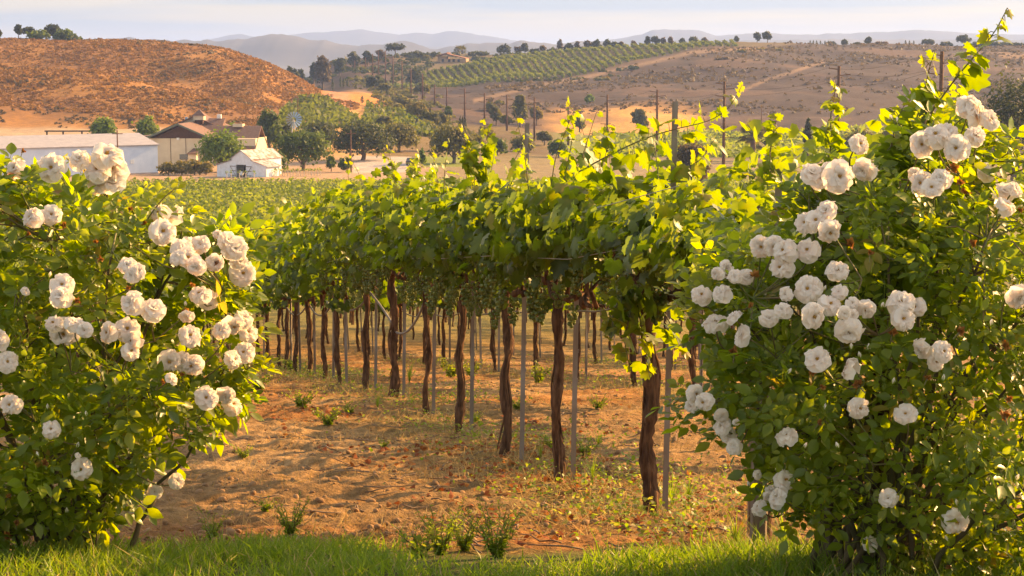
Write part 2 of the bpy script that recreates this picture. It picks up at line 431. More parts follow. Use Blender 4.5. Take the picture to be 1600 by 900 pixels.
# shallow ripples left by a harrow along the aisle
ax = GX - np.interp(GYY, [6, 9.3, 17.2, 31], [1.5, 0.67, -1.08, -4.1])
ZT += nearw * soil * np.exp(-((ax + 1.5) / 0.8) ** 2) * 0.016 * np.sin(GYY * 19 + 4 * fbm(GX * 2, GYY * 2, 2, 41) + ax * 3)
LGY = np.log(GY)

def gz(X, Y, table=None):
    T = ZT if table is None else table
    X = np.atleast_1d(np.asarray(X, float)); Y = np.atleast_1d(np.asarray(Y, float))
    X, Y = np.broadcast_arrays(X, Y)
    Yc = np.clip(Y, GY[0], GY[-1] - 1); s = np.clip(X / Yc, GS[0], GS[-1])
    i = np.clip(np.searchsorted(GY, Yc, side='right') - 1, 0, len(GY) - 2)
    j = np.clip(np.searchsorted(GS, s, side='right') - 1, 0, len(GS) - 2)
    fy = (Yc - GY[i]) / (GY[i + 1] - GY[i]); fx = (s - GS[j]) / (GS[j + 1] - GS[j])
    return (T[i, j] * (1 - fx) + T[i, j + 1] * fx) * (1 - fy) + (T[i + 1, j] * (1 - fx) + T[i + 1, j + 1] * fx) * fy

def g1(X, Y): return float(gz(X, Y)[0])

# land cover (albedo) by place
def blend(Cv, c, w):
    return Cv * (1 - w[..., None]) + np.array(c) * w[..., None]
n1 = fbm(GX / 0.9, GYY / 0.9, 4, 51); n2 = fbm(GX / 25, GYY / 25, 4, 61); n3 = fbm(GX / 70, GYY / 45, 4, 71)
Cv = np.zeros(GX.shape + (3,)) + np.array((0.29, 0.135, 0.05))
Cv = blend(Cv, (0.14, 0.07, 0.034), sstep(0.47, 0.66, n1) * nearw * 0.85)
Cv = blend(Cv, (0.27, 0.17, 0.08), sstep(0.5, 0.66, fbm(GX / 4.0, GYY / 2.2, 3, 58)) * nearw * 0.7)
Cv = blend(Cv, (0.38, 0.24, 0.12), sstep(0.55, 0.75, fbm(GX / 1.7, GYY / 1.7, 3, 54)) * nearw * 0.7)
strip = np.exp(-(np.where(np.abs(ax) < 9, (ax + 1.45) % 2.9 - 1.45, ax) / 0.45) ** 2) * nearw * sstep(8.4, 9.6, GYY)
Cv = blend(Cv, (0.20, 0.15, 0.055), strip * sstep(0.3, 0.55, n1) * 0.85)
Cv = blend(Cv, (0.09, 0.095, 0.03), (1 - soil) * (1 - sstep(9, 10, GYY)))
mid = sstep(30, 70, GYY)
Cv = blend(Cv, (0.20, 0.17, 0.06), mid * (1 - sstep(325, 345, GYY)))
yard = sstep(325, 345, GYY)
Cv = blend(Cv, (0.36, 0.24, 0.155), yard)
lefthill = sstep(410, 440, GYY) * (1 - sstep(600, 640, PX)) * (1 - sstep(745, 775, GYY))
Cv = blend(Cv, (0.42, 0.24, 0.085), lefthill)
Cv = blend(Cv, (0.29, 0.14, 0.042), sstep(495, 530, GYY) * (1 - sstep(500, 560, PX)))
Cv = blend(Cv, (0.22, 0.105, 0.04), sstep(0.45, 0.62, n2) * sstep(520, 560, GYY) * (1 - sstep(540, 600, PX)) * 0.8)
Cv = blend(Cv, (0.36, 0.26, 0.17), sstep(485, 495, GYY) * (1 - sstep(515, 525, GYY)) * (1 - sstep(240, 300, PX)))
Cv = blend(Cv, (0.40, 0.19, 0.10), sstep(500, 515, PX) * (1 - sstep(540, 556, PX)) * sstep(600, 625, GYY) * (1 - sstep(730, 760, GYY)))     # bare red shoulder
Cv = blend(Cv, (0.44, 0.17, 0.045), sstep(540, 556, PX) * (1 - sstep(622, 632, PX)) * sstep(640, 655, GYY) * (1 - sstep(735, 750, GYY)))   # orange cut field
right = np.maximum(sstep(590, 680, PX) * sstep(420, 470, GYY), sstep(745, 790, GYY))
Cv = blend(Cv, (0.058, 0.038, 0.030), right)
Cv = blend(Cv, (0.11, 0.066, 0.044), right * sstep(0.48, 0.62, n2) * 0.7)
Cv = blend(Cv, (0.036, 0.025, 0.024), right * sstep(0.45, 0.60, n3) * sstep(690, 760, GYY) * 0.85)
Cv = blend(Cv, (0.50, 0.27, 0.085), sstep(820, 900, PX) * (1 - sstep(1060, 1120, PX)) * sstep(620, 640, GYY) * (1 - sstep(690, 735, GYY)) * (0.5 + 0.5 * sstep(0.35, 0.6, n2)))
olv = sstep(560, 600, PX) * (1 - sstep(930, 980, PX)) * sstep(400, 420, GYY) * (1 - sstep(590, 630, GYY))
Cv = blend(Cv, (0.15, 0.105, 0.045), olv * (0.55 + 0.45 * sstep(0.4, 0.6, n2)))
Cv = blend(Cv, (0.19, 0.15, 0.075), sstep(640, 700, PX) * sstep(340, 350, GYY) * (1 - sstep(440, 470, GYY)) * 0.85)
gf = sstep(850, 890, PX) * (1 - sstep(1420, 1480, PX)) * sstep(455, 470, GYY) * (1 - sstep(615, 628, GYY))
Cv = blend(Cv, (0.15, 0.165, 0.045), gf)
lawn = sstep(655, 665, PX) * (1 - sstep(735, 745, PX)) * sstep(388, 393, GYY) * (1 - sstep(430, 440, GYY))
Cv = blend(Cv, (0.16, 0.19, 0.04), lawn)
lot = sstep(546, 552, PX) * (1 - sstep(640, 646, PX)) * sstep(372, 376, GYY) * (1 - sstep(425, 432, GYY))
Cv = blend(Cv, (0.40, 0.34, 0.31), lot)
ridgev = sstep(612, 622, PX) * (1 - sstep(1230, 1260, PX)) * sstep(0, 12, GYY - np.interp(PX, [600, 700, 800, 900, 1000, 1130, 1250], [815, 850, 862, 880, 935, 1010, 1030]))
Cv = blend(Cv, (0.13, 0.10, 0.05), ridgev * 0.85)
# two dirt tracks on the far slope
pyv = 450 + F * np.tan(PITCH - np.arctan((CZ - ZBASE) / GYY) + 2 * (np.arctan((CZ - ZBASE) / GYY) - PITCH))
for tr, w in (([(740, 158), (800, 143), (830, 136), (900, 124), (980, 106), (1040, 92), (1080, 82), (1130, 77), (1200, 77)], 2.6), ([(1160, 142), (1200, 124), (1240, 112), (1275, 100), (1290, 95)], 2.2),
              ([(1560, 86), (1600, 88), (1700, 90)], 4)):
    ty = np.interp(PX, [t[0] for t in tr], [t[1] for t in tr])
    Cv = blend(Cv, (0.22, 0.14, 0.085), np.clip(1.6 - np.abs(pyv - ty) / w, 0, 1) * (PX > tr[0][0]) * (PX < tr[-1][0]) * (GYY > 640) * (GYY < 1100) * 0.8)
Cv *= (0.86 + 0.28 * fbm(GX / 3.1, GYY / 3.1, 3, 81))[..., None]
ny, nx = GX.shape
gb = MB()
idx = (np.arange(ny - 1)[:, None] * nx + np.arange(nx - 1)[None, :])
gb.add(np.stack([GX, GYY, ZT], -1).reshape(-1, 3), np.stack([idx, idx + 1, idx + nx + 1, idx + nx], -1).reshape(-1, 4))
m, nt, N, L, out = newmat('earth')
p = N.new('ShaderNodeBsdfPrincipled'); p.inputs['Roughness'].default_value = 0.95; p.inputs['Specular IOR Level'].default_value = 0.12
at = N.new('ShaderNodeAttribute'); at.attribute_name = 'cover'
geo = N.new('ShaderNodeNewGeometry')
def noise(scale, det=6):
    n = N.new('ShaderNodeTexNoise'); n.inputs['Scale'].default_value = scale; n.inputs['Detail'].default_value = det; n.inputs['Roughness'].default_value = 0.65
    L.new(geo.outputs['Position'], n.inputs['Vector']); return n
na, nb, nc = noise(14), noise(0.55), noise(55, 3)
ra = ramp(N, [(0.3, (0.55, 0.52, 0.5)), (0.62, (1.25, 1.22, 1.18))]); L.new(na.outputs['Fac'], ra.inputs[0])
rb = ramp(N, [(0.3, (0.72, 0.72, 0.72)), (0.7, (1.2, 1.2, 1.2))]); L.new(nb.outputs['Fac'], rb.inputs[0])
m1 = N.new('ShaderNodeMixRGB'); m1.blend_type = 'MULTIPLY'; m1.inputs[0].default_value = 1
m2 = N.new('ShaderNodeMixRGB'); m2.blend_type = 'MULTIPLY'; m2.inputs[0].default_value = 1
L.new(at.outputs['Color'], m1.inputs[1]); L.new(ra.outputs[0], m1.inputs[2]); L.new(m1.outputs[0], m2.inputs[1]); L.new(rb.outputs[0], m2.inputs[2])
L.new(m2.outputs[0], p.inputs['Base Color'])
b1 = N.new('ShaderNodeBump'); b1.inputs['Strength'].default_value = 0.8; b1.inputs['Distance'].default_value = 0.05; L.new(na.outputs['Fac'], b1.inputs['Height'])
b2 = N.new('ShaderNodeBump'); b2.inputs['Strength'].default_value = 0.6; b2.inputs['Distance'].default_value = 0.015; L.new(nc.outputs['Fac'], b2.inputs['Height']); L.new(b1.outputs[0], b2.inputs['Normal'])
L.new(b2.outputs[0], p.inputs['Normal']); L.new(p.outputs[0], out.inputs[0])
M['earth'] = m
go = gb.build('ground', m, smooth=True)
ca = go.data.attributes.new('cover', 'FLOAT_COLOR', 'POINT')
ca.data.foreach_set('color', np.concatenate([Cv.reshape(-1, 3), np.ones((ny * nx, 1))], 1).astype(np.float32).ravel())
go['kind'] = 'structure'

# ------------------------------------------------------------------ far mountains, each range a ridge with a front and a back slope
M['mountain'] = mat('mountain_scrub', (0.035, 0.036, 0.038), (0.075, 0.07, 0.065), 0.004, 0.95)
def mountain(name, Y, depth, ridge, zfoot, amp, seed):
    xs = np.linspace(ridge[0][0], ridge[-1][0], 420)
    ry = np.interp(xs, [r[0] for r in ridge], [r[1] for r in ridge])
    top = np.array([zpy(v, Y) for v in ry]) + (fbm(xs / 17, xs * 0, 4, seed) - 0.5) * amp
    t = np.linspace(-1, 1, 41)
    V = np.empty((41, 420, 3))
    for k, tt in enumerate(t):
        Yk = Y + tt * depth
        X = (xs - 800) / (F * 1.0069) * Y
        prof = (1 - abs(tt)) ** 1.1 * (1 - 0.25 * math.sin(abs(tt) * math.pi))
        V[k, :, 0] = X; V[k, :, 1] = Yk
        V[k, :, 2] = zfoot + (top - zfoot) * prof + (fbm(X / (depth * 0.3), X * 0 + Yk / (depth * 0.3), 4, seed + 5) - 0.5) * (top - zfoot) * 1.1 * abs(tt) * (1 - abs(tt)) * 2
    i = np.arange(40)[:, None] * 420 + np.arange(419)[None, :]
    o = MB().add(V.reshape(-1, 3), np.stack([i, i + 1, i + 421, i + 420], -1).reshape(-1, 4)).build(name, M['mountain'], smooth=True)
    o['kind'] = 'structure'
mountain('mountain', 4300, 900, [(-300, 66), (0, 64), (100, 60), (150, 63), (200, 59), (260, 62), (330, 63), (385, 62), (405, 55), (425, 52), (445, 53), (470, 59), (520, 66), (560, 71), (600, 69), (630, 65), (650, 68), (680, 77),
         (705, 72), (730, 66), (760, 67), (790, 69), (815, 63), (840, 67), (870, 68), (920, 64), (960, 70), (1100, 74), (1400, 72), (1900, 72)], CZ - 46, 9, 3)
mountain('mountain', 9000, 1300, [(-300, 75), (260, 70), (330, 61), (355, 56), (375, 52), (400, 58), (440, 56), (480, 52), (510, 49), (540, 48), (565, 46), (590, 50), (625, 55), (650, 50), (675, 54), (700, 48), (725, 51), (760, 55), (800, 62), (850, 70), (1000, 75), (1900, 75)], CZ - 50, 10, 13)
mountain('mountain', 7600, 1200, [(-300, 80), (880, 72), (960, 61), (1000, 54), (1020, 47), (1060, 46), (1095, 47), (1120, 56), (1150, 53), (1200, 51), (1250, 55), (1290, 53), (1340, 51), (1390, 50), (1430, 47), (1470, 49), (1500, 51), (1560, 54), (1640, 52), (1900, 56)], CZ - 50, 8, 23)
mountain('mountain', 5600, 1000, [(-300, 84), (950, 80), (1040, 64), (1100, 62), (1200, 63), (1300, 61), (1400, 62), (1500, 61), (1650, 63), (1900, 62)], CZ - 48, 7, 33)

# ------------------------------------------------------------------ haze
HAZE = 0.00013
hz = MB().box((0, 7600, 78), (40000, 15960, 216))
m, nt, N, L, out = newmat('haze_air')
pv = N.new('ShaderNodeVolumePrincipled')
pv.inputs['Color'].default_value = (0.36, 0.54, 1.0, 1)
pv.inputs['Density'].default_value = HAZE
pv.inputs['Anisotropy'].default_value = 0.2
L.new(pv.outputs[0], out.inputs['Volume'])
ho = hz.build('haze', m)
ho['kind'] = 'stuff'
# ------------------------------------------------------------------ leaf templates
def grape_leaf(var):
    r = np.random.default_rng(var)
    ang = np.array([-90, -62, -38, -14, 6, 24, 44, 62, 76, 90, 104, 118, 136, 156, 174, 194, 218, 242.0])
    rad = np.array([0.14, 0.44, 0.50, 0.42, 0.56, 0.40, 0.60, 0.47, 0.56, 0.70, 0.56, 0.47, 0.60, 0.40, 0.56, 0.42, 0.50, 0.44]) * r.uniform(0.9, 1.1, 18)
    a = np.radians(ang)
    V = np.stack([rad * np.cos(a), rad * np.sin(a) + 0.16, np.zeros(18)], 1)
    V = np.concatenate([[[0, 0.12, 0]], V])
    x, y = V[:, 0], V[:, 1]
    cup = r.uniform(-0.75, 0.35)
    V[:, 2] = cup * (x * x + (y - 0.1) ** 2) + 0.34 * np.abs(x) * r.uniform(-1, 1) + 0.05 * np.sin(9 * np.arctan2(y, x) + r.uniform(0, 6)) * np.hypot(x, y)
    Fc = np.array([[0, 1 + i, 1 + (i + 1) % 18] for i in range(18)])
    tone = 0.10 - 0.26 * np.clip(np.hypot(x, y - 0.12), 0, 0.5) + 0.05 * np.sin(5 * np.arctan2(y, x))     # paler along the veins, darker blades
    return V, Fc, tone
GL = [grape_leaf(k) for k in range(6)]
def far_leaf():
    V = np.array([[0, -0.1, 0], [0.48, 0.05, -0.06], [0.40, 0.5, -0.1], [0, 0.85, -0.14], [-0.40, 0.5, -0.1], [-0.48, 0.05, -0.06], [0, 0.3, 0.05]])
    return V, np.array([[6, i, (i + 1) % 6] for i in range(6)])
FL = far_leaf()
QL = (np.array([[-0.4, 0, 0], [0, -0.25, 0.06], [0.4, 0, 0], [0, 0.75, -0.1]]), np.array([[0, 1, 2], [0, 2, 3]]))

def leaflet(L=1.0, W=0.62):
    V = np.array([[0, 0, 0], [-0.36, 0.22, 0.03], [-0.5, 0.5, 0.05], [-0.30, 0.8, 0.02], [0, 1.05, -0.06], [0.30, 0.8, 0.02], [0.5, 0.5, 0.05], [0.36, 0.22, 0.03], [0, 0.25, -0.04], [0, 0.55, -0.05], [0, 0.82, -0.05]])
    V = V * np.array([W, L, L])
    Fc = [(0, 8, 1), (8, 9, 2), (8, 2, 1), (9, 10, 3), (9, 3, 2), (10, 4, 3), (0, 7, 8), (8, 6, 9), (8, 7, 6), (9, 5, 10), (9, 6, 5), (10, 5, 4)]
    return V, Fc
def rose_compound(n, var):
    r = np.random.default_rng(100 + var)
    b = MB()
    V, Fc = leaflet()
    Fc = np.array(Fc)
    spots = [(0, 1.0, 0, 1.0), (-0.06, 0.78, 62, 0.85), (0.06, 0.78, -62, 0.85), (-0.05, 0.34, 70, 0.7), (0.05, 0.34, -70, 0.7)][:n]
    for x, y, a, sc in spots:
        a = math.radians(a + r.uniform(-14, 14)); tl = r.uniform(-0.4, 0.25); rl = r.uniform(-0.5, 0.5)
        Rz = np.array([[math.cos(a), -math.sin(a), 0], [math.sin(a), math.cos(a), 0], [0, 0, 1]])
        Rx = np.array([[1, 0, 0], [0, math.cos(tl), -math.sin(tl)], [0, math.sin(tl), math.cos(tl)]])
        Ry = np.array([[math.cos(rl), 0, math.sin(rl)], [0, 1, 0], [-math.sin(rl), 0, math.cos(rl)]])
        b.add((V * 0.62 * sc) @ (Rz @ Rx @ Ry).T + np.array([x, y, -0.12 * y * y]), Fc)
    b.add(np.array([[-0.012, -0.3, 0.02], [0.012, -0.3, 0.02], [0.008, 1.0, -0.12], [-0.008, 1.0, -0.12]]), np.array([[0, 1, 2], [0, 2, 3]]))
    return np.concatenate(b.V), np.concatenate(b.L).reshape(-1, 3)
RL = [rose_compound(5, k) for k in range(5)] + [rose_compound(3, k) for k in (7, 8)]

def leaves(mb, templates, pos, nrm, tip, size, rnd, mat=0):
    n = len(pos); k = rng.integers(0, len(templates), n)
    Rm = frames(nrm, tip)
    for t in range(len(templates)):
        q = k == t
        if q.any(): mb.scatter(templates[t][0], templates[t][1], pos[q], Rm[q], size[q], rnd[q], mat, templates[t][2] if len(templates[t]) > 2 else None)

# ------------------------------------------------------------------ the vine rows
ROWY = [4.5, 6.0, 7.9, 9.3, 10.8, 12.3, 13.9, 15.5, 17.2, 19.2, 21.8, 25, 28, 31, 40, 60, 100, 200, 330, 400]
ROWX = [1.85, 1.47, 1.03, .67, .275, -.04, -.38, -.72, -1.08, -1.47, -2.07, -2.8, -3.4, -4.05, -6.0, -10.2, -18.6, -39.5, -67, -81.6]
def rowx(Y, k=0): return np.interp(Y, ROWY, ROWX) + 2.9 * k
SPX, CPX = 0, 0

def canopy(mb, n, L, half, zlo, zhi, templates, size, droop=0.18):
    """leaves in a vine's own frame: x along the row, y across, z up"""
    x = rng.uniform(-L / 2, L / 2, n)
    th = rng.uniform(0, 2 * math.pi, n); rr = rng.uniform(0, 1, n) ** 0.38
    a_, b_, c_ = rng.uniform(0, 6, 3)
    lump = 1 + 0.34 * np.sin(x * 5.1 + a_) * np.cos(th * 2 + x * 2.3 + b_) + 0.2 * np.sin(x * 11 + th * 3 + c_)
    cy, sz = np.sign(np.cos(th)) * np.abs(np.cos(th)) ** 0.7, np.sign(np.sin(th)) * np.abs(np.sin(th)) ** 0.7
    y = half * rr * lump * cy
    zc, zr = (zlo + zhi) / 2, (zhi - zlo) / 2
    z = zc + zr * rr * (0.86 + 0.3 * np.sin(x * 5 + a_) * np.sign(sz) + 0.16 * np.sin(x * 13 + b_) - 0.35 * (np.abs(x) / (L / 2)) ** 4 * (sz > 0)) * sz
    z = np.where((z < zc) & (rng.uniform(size=n) < 0.2), z - np.minimum(rng.exponential(droop * .35, n), .16), z)
    pos = np.stack([x, y, z], 1)
    nr = np.stack([rng.normal(0, .55, n), cy * 1.0, 0.55 + sz * 0.5], 1) + rng.normal(0, 0.72, (n, 3))
    tip = np.stack([rng.normal(0, .75, n), cy * 0.5 + rng.normal(0, .35, n), -0.8 + rng.normal(0, .5, n)], 1)
    sizes = size * rng.uniform(0.45, 1.2, n)
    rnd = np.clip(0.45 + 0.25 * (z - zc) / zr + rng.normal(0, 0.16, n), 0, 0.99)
    leaves(mb, templates, pos, nr, tip, sizes, rnd)

def shoot(mb, pts, n, size, rad=0.005, templates=GL):
    """a cane along pts with leaves alternating on it"""
    pts = np.asarray(pts, float)
    d = np.r_[0, np.cumsum(np.linalg.norm(np.diff(pts, axis=0), axis=1))]
    q = np.linspace(0, d[-1], 26)
    c = np.stack([np.interp(q, d, pts[:, i]) for i in range(3)], 1)
    for _ in range(3): c[1:-1] = 0.25 * c[:-2] + 0.5 * c[1:-1] + 0.25 * c[2:]
    mb.tube(c, np.linspace(rad, rad * 0.35, 26), 6, 0.5, 1)
    t = np.linspace(0.06, 0.99, n)
    p = np.stack([np.interp(t * d[-1], q, c[:, i]) for i in range(3)], 1)
    tan = unit(np.gradient(p, axis=0)) if n > 1 else np.array([[0, 0, 1.0]])
    side = unit(np.cross(tan, np.array([[0.15, 1.0, 0.1]]))) * np.where(np.arange(n) % 2 == 0, 1, -1)[:, None]
    off = unit(side + rng.normal(0, 0.45, (n, 3)) + np.array([0, 0, 0.05]))
    sz = size * (1.12 - 0.72 * t ** 1.6) * rng.uniform(0.8, 1.15, n)
    base = p + off * sz[:, None] * 0.55
    for a, b_ in zip(p, base): mb.tube([a, (a + b_) / 2 + np.array([0, 0, 0.006]), b_], 0.0016, 4, 0.5, 1, cap=False)
    nr = unit(np.stack([rng.normal(0, .5, n), rng.normal(-0.5, .6, n), rng.normal(0.7, .4, n)], 1))
    tip = off + np.array([0, 0, -0.75]) + rng.normal(0, .25, (n, 3))
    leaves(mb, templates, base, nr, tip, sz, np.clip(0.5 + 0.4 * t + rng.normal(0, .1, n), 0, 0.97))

def trunk(mb, h, r, seed, bend=0.06, head=True):
    rg = np.random.default_rng(seed)
    n = 44; t = np.linspace(0, 1, n)
    ph = rg.uniform(0, 6, 4)
    cx = bend * (np.sin(t * 3.1 + ph[0]) - math.sin(ph[0])) * (1 - t * 0.6) + 0.012 * np.sin(t * 17 + ph[1])
    cy = bend * (np.sin(t * 2.6 + ph[2]) - math.sin(ph[2])) * (1 - t * 0.6) + 0.012 * np.sin(t * 14 + ph[3])
    cx -= cx[-1] * t; cy -= cy[-1] * t
    r = r * 0.86
    rad = r * (1 + 0.55 * np.exp(-t * 16) - 0.12 * t + 0.16 * np.sin(t * 19 + ph[1]) + 0.10 * np.sin(t * 37 + ph[3]) + 0.45 * np.exp(-((t - 1) / 0.07) ** 2)) * (1 + rg.normal(0, 0.06, n))
    mb.tube(np.stack([cx, cy, t * (h + 0.09) - 0.09], 1), rad, 14, 0.5, 0, 0.15)
    # strips of shaggy bark and a burr
    for k in range(9):
        a = rg.uniform(0, 6.28); s = rg.uniform(0.03, 0.6); e = s + rg.uniform(0.2, 0.45); q = np.linspace(s, min(e, 0.97), 9)
        rr = np.interp(q, t, rad) * 1.0
        mb.tube(np.stack([np.interp(q, t, cx) + rr * np.cos(a + q * .5), np.interp(q, t, cy) + rr * np.sin(a + q * .5), q * h], 1), r * 0.22 * np.sin(np.linspace(0.3, 2.84, 9)), 5, 0.5, 0, 0.2)

def arms(mb, h, r, L, seed):
    rg = np.random.default_rng(seed + 50)
    for sgn in (-1, 1):
        q = np.linspace(0, 1, 9)
        mb.tube(np.stack([sgn * q * L, 0.02 * np.sin(q * 7 + seed), h - 0.03 + 0.05 * np.sin(q * 2.4) + 0.015 * rg.normal(size=9)], 1), r * (0.75 - 0.4 * q), 9, 0.5, 0, 0.14)
        for k in range(4):
            x = sgn * (0.15 + 0.2 * k)
            mb.tube([[x, 0, h], [x + 0.02 * rg.normal(), 0.03 * rg.normal(), h + 0.10], [x + .03 * rg.normal(), .05 * rg.normal(), h + 0.2]], [r * .4, r * .35, r * .15], 6, 0.5, 0, 0.2)

def ico(n=1):
    import bmesh
    b = bmesh.new(); bmesh.ops.create_icosphere(b, subdivisions=n, radius=1)
    V = np.array([v.co[:] for v in b.verts]); Fc = np.array([[v.index for v in f.verts] for f in b.faces]); b.free()
    return V, Fc
ICO1, ICO2 = ico(1), ico(2)
def cluster_mesh(seed):
    rg = np.random.default_rng(seed); n = 46
    t = rg.uniform(0, 1, n) ** 0.8; a = rg.uniform(0, 6.28, n)
    rad = 0.042 * (1 - t * 0.75) * rg.uniform(0.6, 1, n)
    pos = np.stack([rad * np.cos(a), rad * np.sin(a), -0.15 * t], 1)
    return MB().scatter(ICO1[0], ICO1[1], pos, np.repeat(np.eye(3)[None], n, 0), rg.uniform(0.0075, 0.0105, n), rg.uniform(0, 1, n)).mesh('grape_cluster', M['grape'], True)
CLUST = [cluster_mesh(k) for k in range(3)]

def stake_mesh(h, w, seed=0):
    b = MB(); lean = 0.0
    b.box((0, 0, h / 2 - 0.1), (w, w * 0.22, h + 0.2)); b.box((0, w * 0.45, h / 2 - 0.1), (w * 0.2, w * 0.68, h + 0.196))
    for z in np.arange(0.25, h, 0.17): b.box((w * 0.56, -w * .05, z), (w * 0.16, w * 0.26, 0.022))
    return b.mesh('vine_stake', M['stake'])

ROWDIR = {}
def rowang(Y):
    return math.atan2(1.0, (float(rowx(Y + 0.5)) - float(rowx(Y - 0.5))))

FRONT = [  # Y, trunk height, trunk radius, half width, canopy bottom, top, stake offset(x), stake height, label of the vine
    (6.75, 1.05, 0.040, 0.30, 0.98, 1.26, None, 0, 'grape vine hidden among the white roses, its long cane reaching the sky'),
    (7.85, 1.08, 0.045, 0.42, 1.02, 1.45, 0.03, 1.62, 'grape vine at the row end, leafy top behind the white rose flowers'),
    (9.3, 1.14, 0.043, 0.46, 1.31, 1.63, 0.088, 2.06, 'grape vine with the thickest dark gnarled trunk beside a tall grey stake'),
    (10.8, 1.10, 0.034, 0.47, 1.27, 1.72, 0.075, 1.15, 'grape vine with a forked foot and leaning dark trunk, next after the thickest trunk'),
    (12.3, 1.12, 0.036, 0.48, 1.24, 1.76, 0.08, 2.12, 'grape vine whose stake pokes out high above the leaves, trunk reddish grey'),
    (13.9, 1.12, 0.034, 0.48, 1.24, 1.80, 0.08, 1.15, 'grape vine with a straight reddish trunk over a patch of red dead leaves'),
    (15.5, 1.10, 0.026, 0.50, 1.24, 1.84, 0.075, 1.15, 'grape vine with the slender bowed trunk between two straighter trunks'),
    (17.2, 1.15, 0.044, 0.52, 1.24, 1.98, 0.095, 1.15, 'grape vine with a stout wavy trunk just past the pale soil bank'),
    (19.2, 1.10, 0.034, 0.52, 1.20, 2.02, 0.085, 1.15, 'grape vine with a dark trunk leaning left on the pale soil bank'),
]
vine_no = 0
front_objs = {}
for (Y, h, r, half, zlo, zhi, sx, sh, lab) in FRONT:
    X = float(rowx(Y)); z = g1(X, Y)
    v = thing('grape_vine', lab, 'grape vine', (X, Y, z), 'grape vines of the front row', rowang(Y))
    front_objs[Y] = v
    tb = MB(); trunk(tb, h, r, int(Y * 10), 0.035 if Y != 15.5 else 0.08); (arms(tb, h, r, 0.72, int(Y * 10)) if Y > 7 else None)
    tb.build('trunk', M['bark'], v, True)
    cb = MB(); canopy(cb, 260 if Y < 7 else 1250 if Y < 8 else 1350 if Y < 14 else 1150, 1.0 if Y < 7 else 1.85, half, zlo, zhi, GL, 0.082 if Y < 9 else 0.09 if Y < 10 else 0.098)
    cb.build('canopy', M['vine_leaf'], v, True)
    for k in range(0 if Y < 7 else 0 if Y < 8 else 3 if Y < 10 else 5 if Y < 13 else 4):                   # shoots standing up out of the canopy
        x0 = rng.uniform(-0.8, 0.8); y0 = rng.uniform(-0.3, 0.3); l = rng.uniform(0.16, 0.42)
        sb = MB(); dx, dy = rng.normal(0, 0.12, 2)
        shoot(sb, [[x0, y0, zhi - 0.2], [x0 + dx * .4, y0 + dy * .4, zhi + l * .4], [x0 + dx * 1.3, y0 + dy, zhi + l]], 11, 0.095, 0.004)
        sb.build('shoot', [M['vine_leaf'], M['cane']], v, True)
    for k in range(3 if Y < 9 else 9):
        link('grape_cluster', CLUST[k % 3], v, (rng.uniform(-0.75, 0.75), rng.uniform(0.05, 0.42), zlo + rng.uniform(-0.14, 0.04))).scale = (1.3, 1.3, rng.uniform(1.1, 1.5))
    if sx is not None:
        Ys = Y - 0.5 if Y == 12.3 else Y + 0.03
        Xs = X + sx + (0.02 if Y == 12.3 else 0)
        st = link('vine_stake', stake_mesh(sh, 0.028), None, (Xs, Ys, g1(Xs, Ys)))
        st.rotation_euler = (0, R(0.9), R(8))
        tag(st, {7.85: 'pale metal stake at the row end half hidden by rose leaves', 9.3: 'tall grey metal stake tied beside the thickest vine trunk', 10.8: 'grey stake beside the leaning forked vine trunk',
                 12.3: 'metal stake rising bare above the vine leaves in mid row', 13.9: 'brown stake beside the straight reddish trunk', 15.5: 'grey stake right of the slender bowed trunk',
                 17.2: 'grey stake beside the stout wavy trunk', 19.2: 'thin pale stake beside the left leaning dark trunk'}[Y], 'stake', 'stakes along the front vine row')
# long canes of the photograph, each grown from its vine
def cane(Y0, path, n, size, rad=0.0042, depth=None):
    v = front_objs[Y0]; mi = np.array(v.matrix_basis.inverted())
    Yd = depth or Y0
    W = np.array([P(px, py, Yd + dY)[:] for px, py, dY in path])
    Lc = W @ mi[:3, :3].T + mi[:3, 3]
    sb = MB(); shoot(sb, Lc, int(n * 1.9), size * 0.88, rad)
    sb.build('shoot', [M['vine_leaf'], M['cane']], v, True)
bpy.context.view_layer.update()
cane(9.3, [(905, 268, .3), (960, 238, .2), (1010, 215, 0), (1060, 200, -.1), (1110, 190, -.2), (1140, 172, -.2), (1152, 148, -.2), (1160, 132, -.2)], 17, 0.125)
cane(7.85, [(1290, 270, -.2), (1300, 220, -.2), (1297, 180, -.2), (1305, 150, -.2), (1303, 126, -.2)], 15, 0.105)
cane(7.85, [(1205, 280, 0), (1203, 240, 0), (1208, 205, 0), (1216, 180, 0)], 12, 0.10)
cane(6.75, [(1395, 285, .1), (1430, 215, .1), (1462, 165, .1), (1495, 120, .1), (1522, 88, .1), (1550, 58, .1), (1566, 30, .1), (1574, 12, .1)], 21, 0.13, 0.005)
cane(6.75, [(1400, 270, .2), (1428, 200, .2), (1445, 140, .2), (1452, 105, .2), (1462, 78, .2)], 17, 0.115)
cane(6.75, [(1370, 290, .1), (1392, 230, .1), (1400, 190, .1), (1415, 160, .1)], 13, 0.12)
cane(6.75, [(1480, 260, .3), (1490, 200, .3), (1500, 160, .3), (1498, 130, .3)], 11, 0.11)
cane(9.3, [(1010, 300, 0), (1095, 250, 0), (1118, 215, 0)], 10, 0.12)
cane(10.8, [(880, 290, 0), (893, 225, 0), (898, 175, 0), (886, 160, 0)], 12, 0.10)
cane(10.8, [(925, 270, 0), (945, 215, 0), (955, 195, 0)], 10, 0.11)
cane(12.3, [(760, 280, 0), (757, 230, 0), (765, 200, 0), (752, 190, 0)], 13, 0.125)
cane(12.3, [(745, 280, 0), (735, 235, 0), (728, 212, 0)], 11, 0.125)
cane(17.2, [(618, 300, 0), (612, 255, 0), (606, 230, 0)], 11, 0.15)
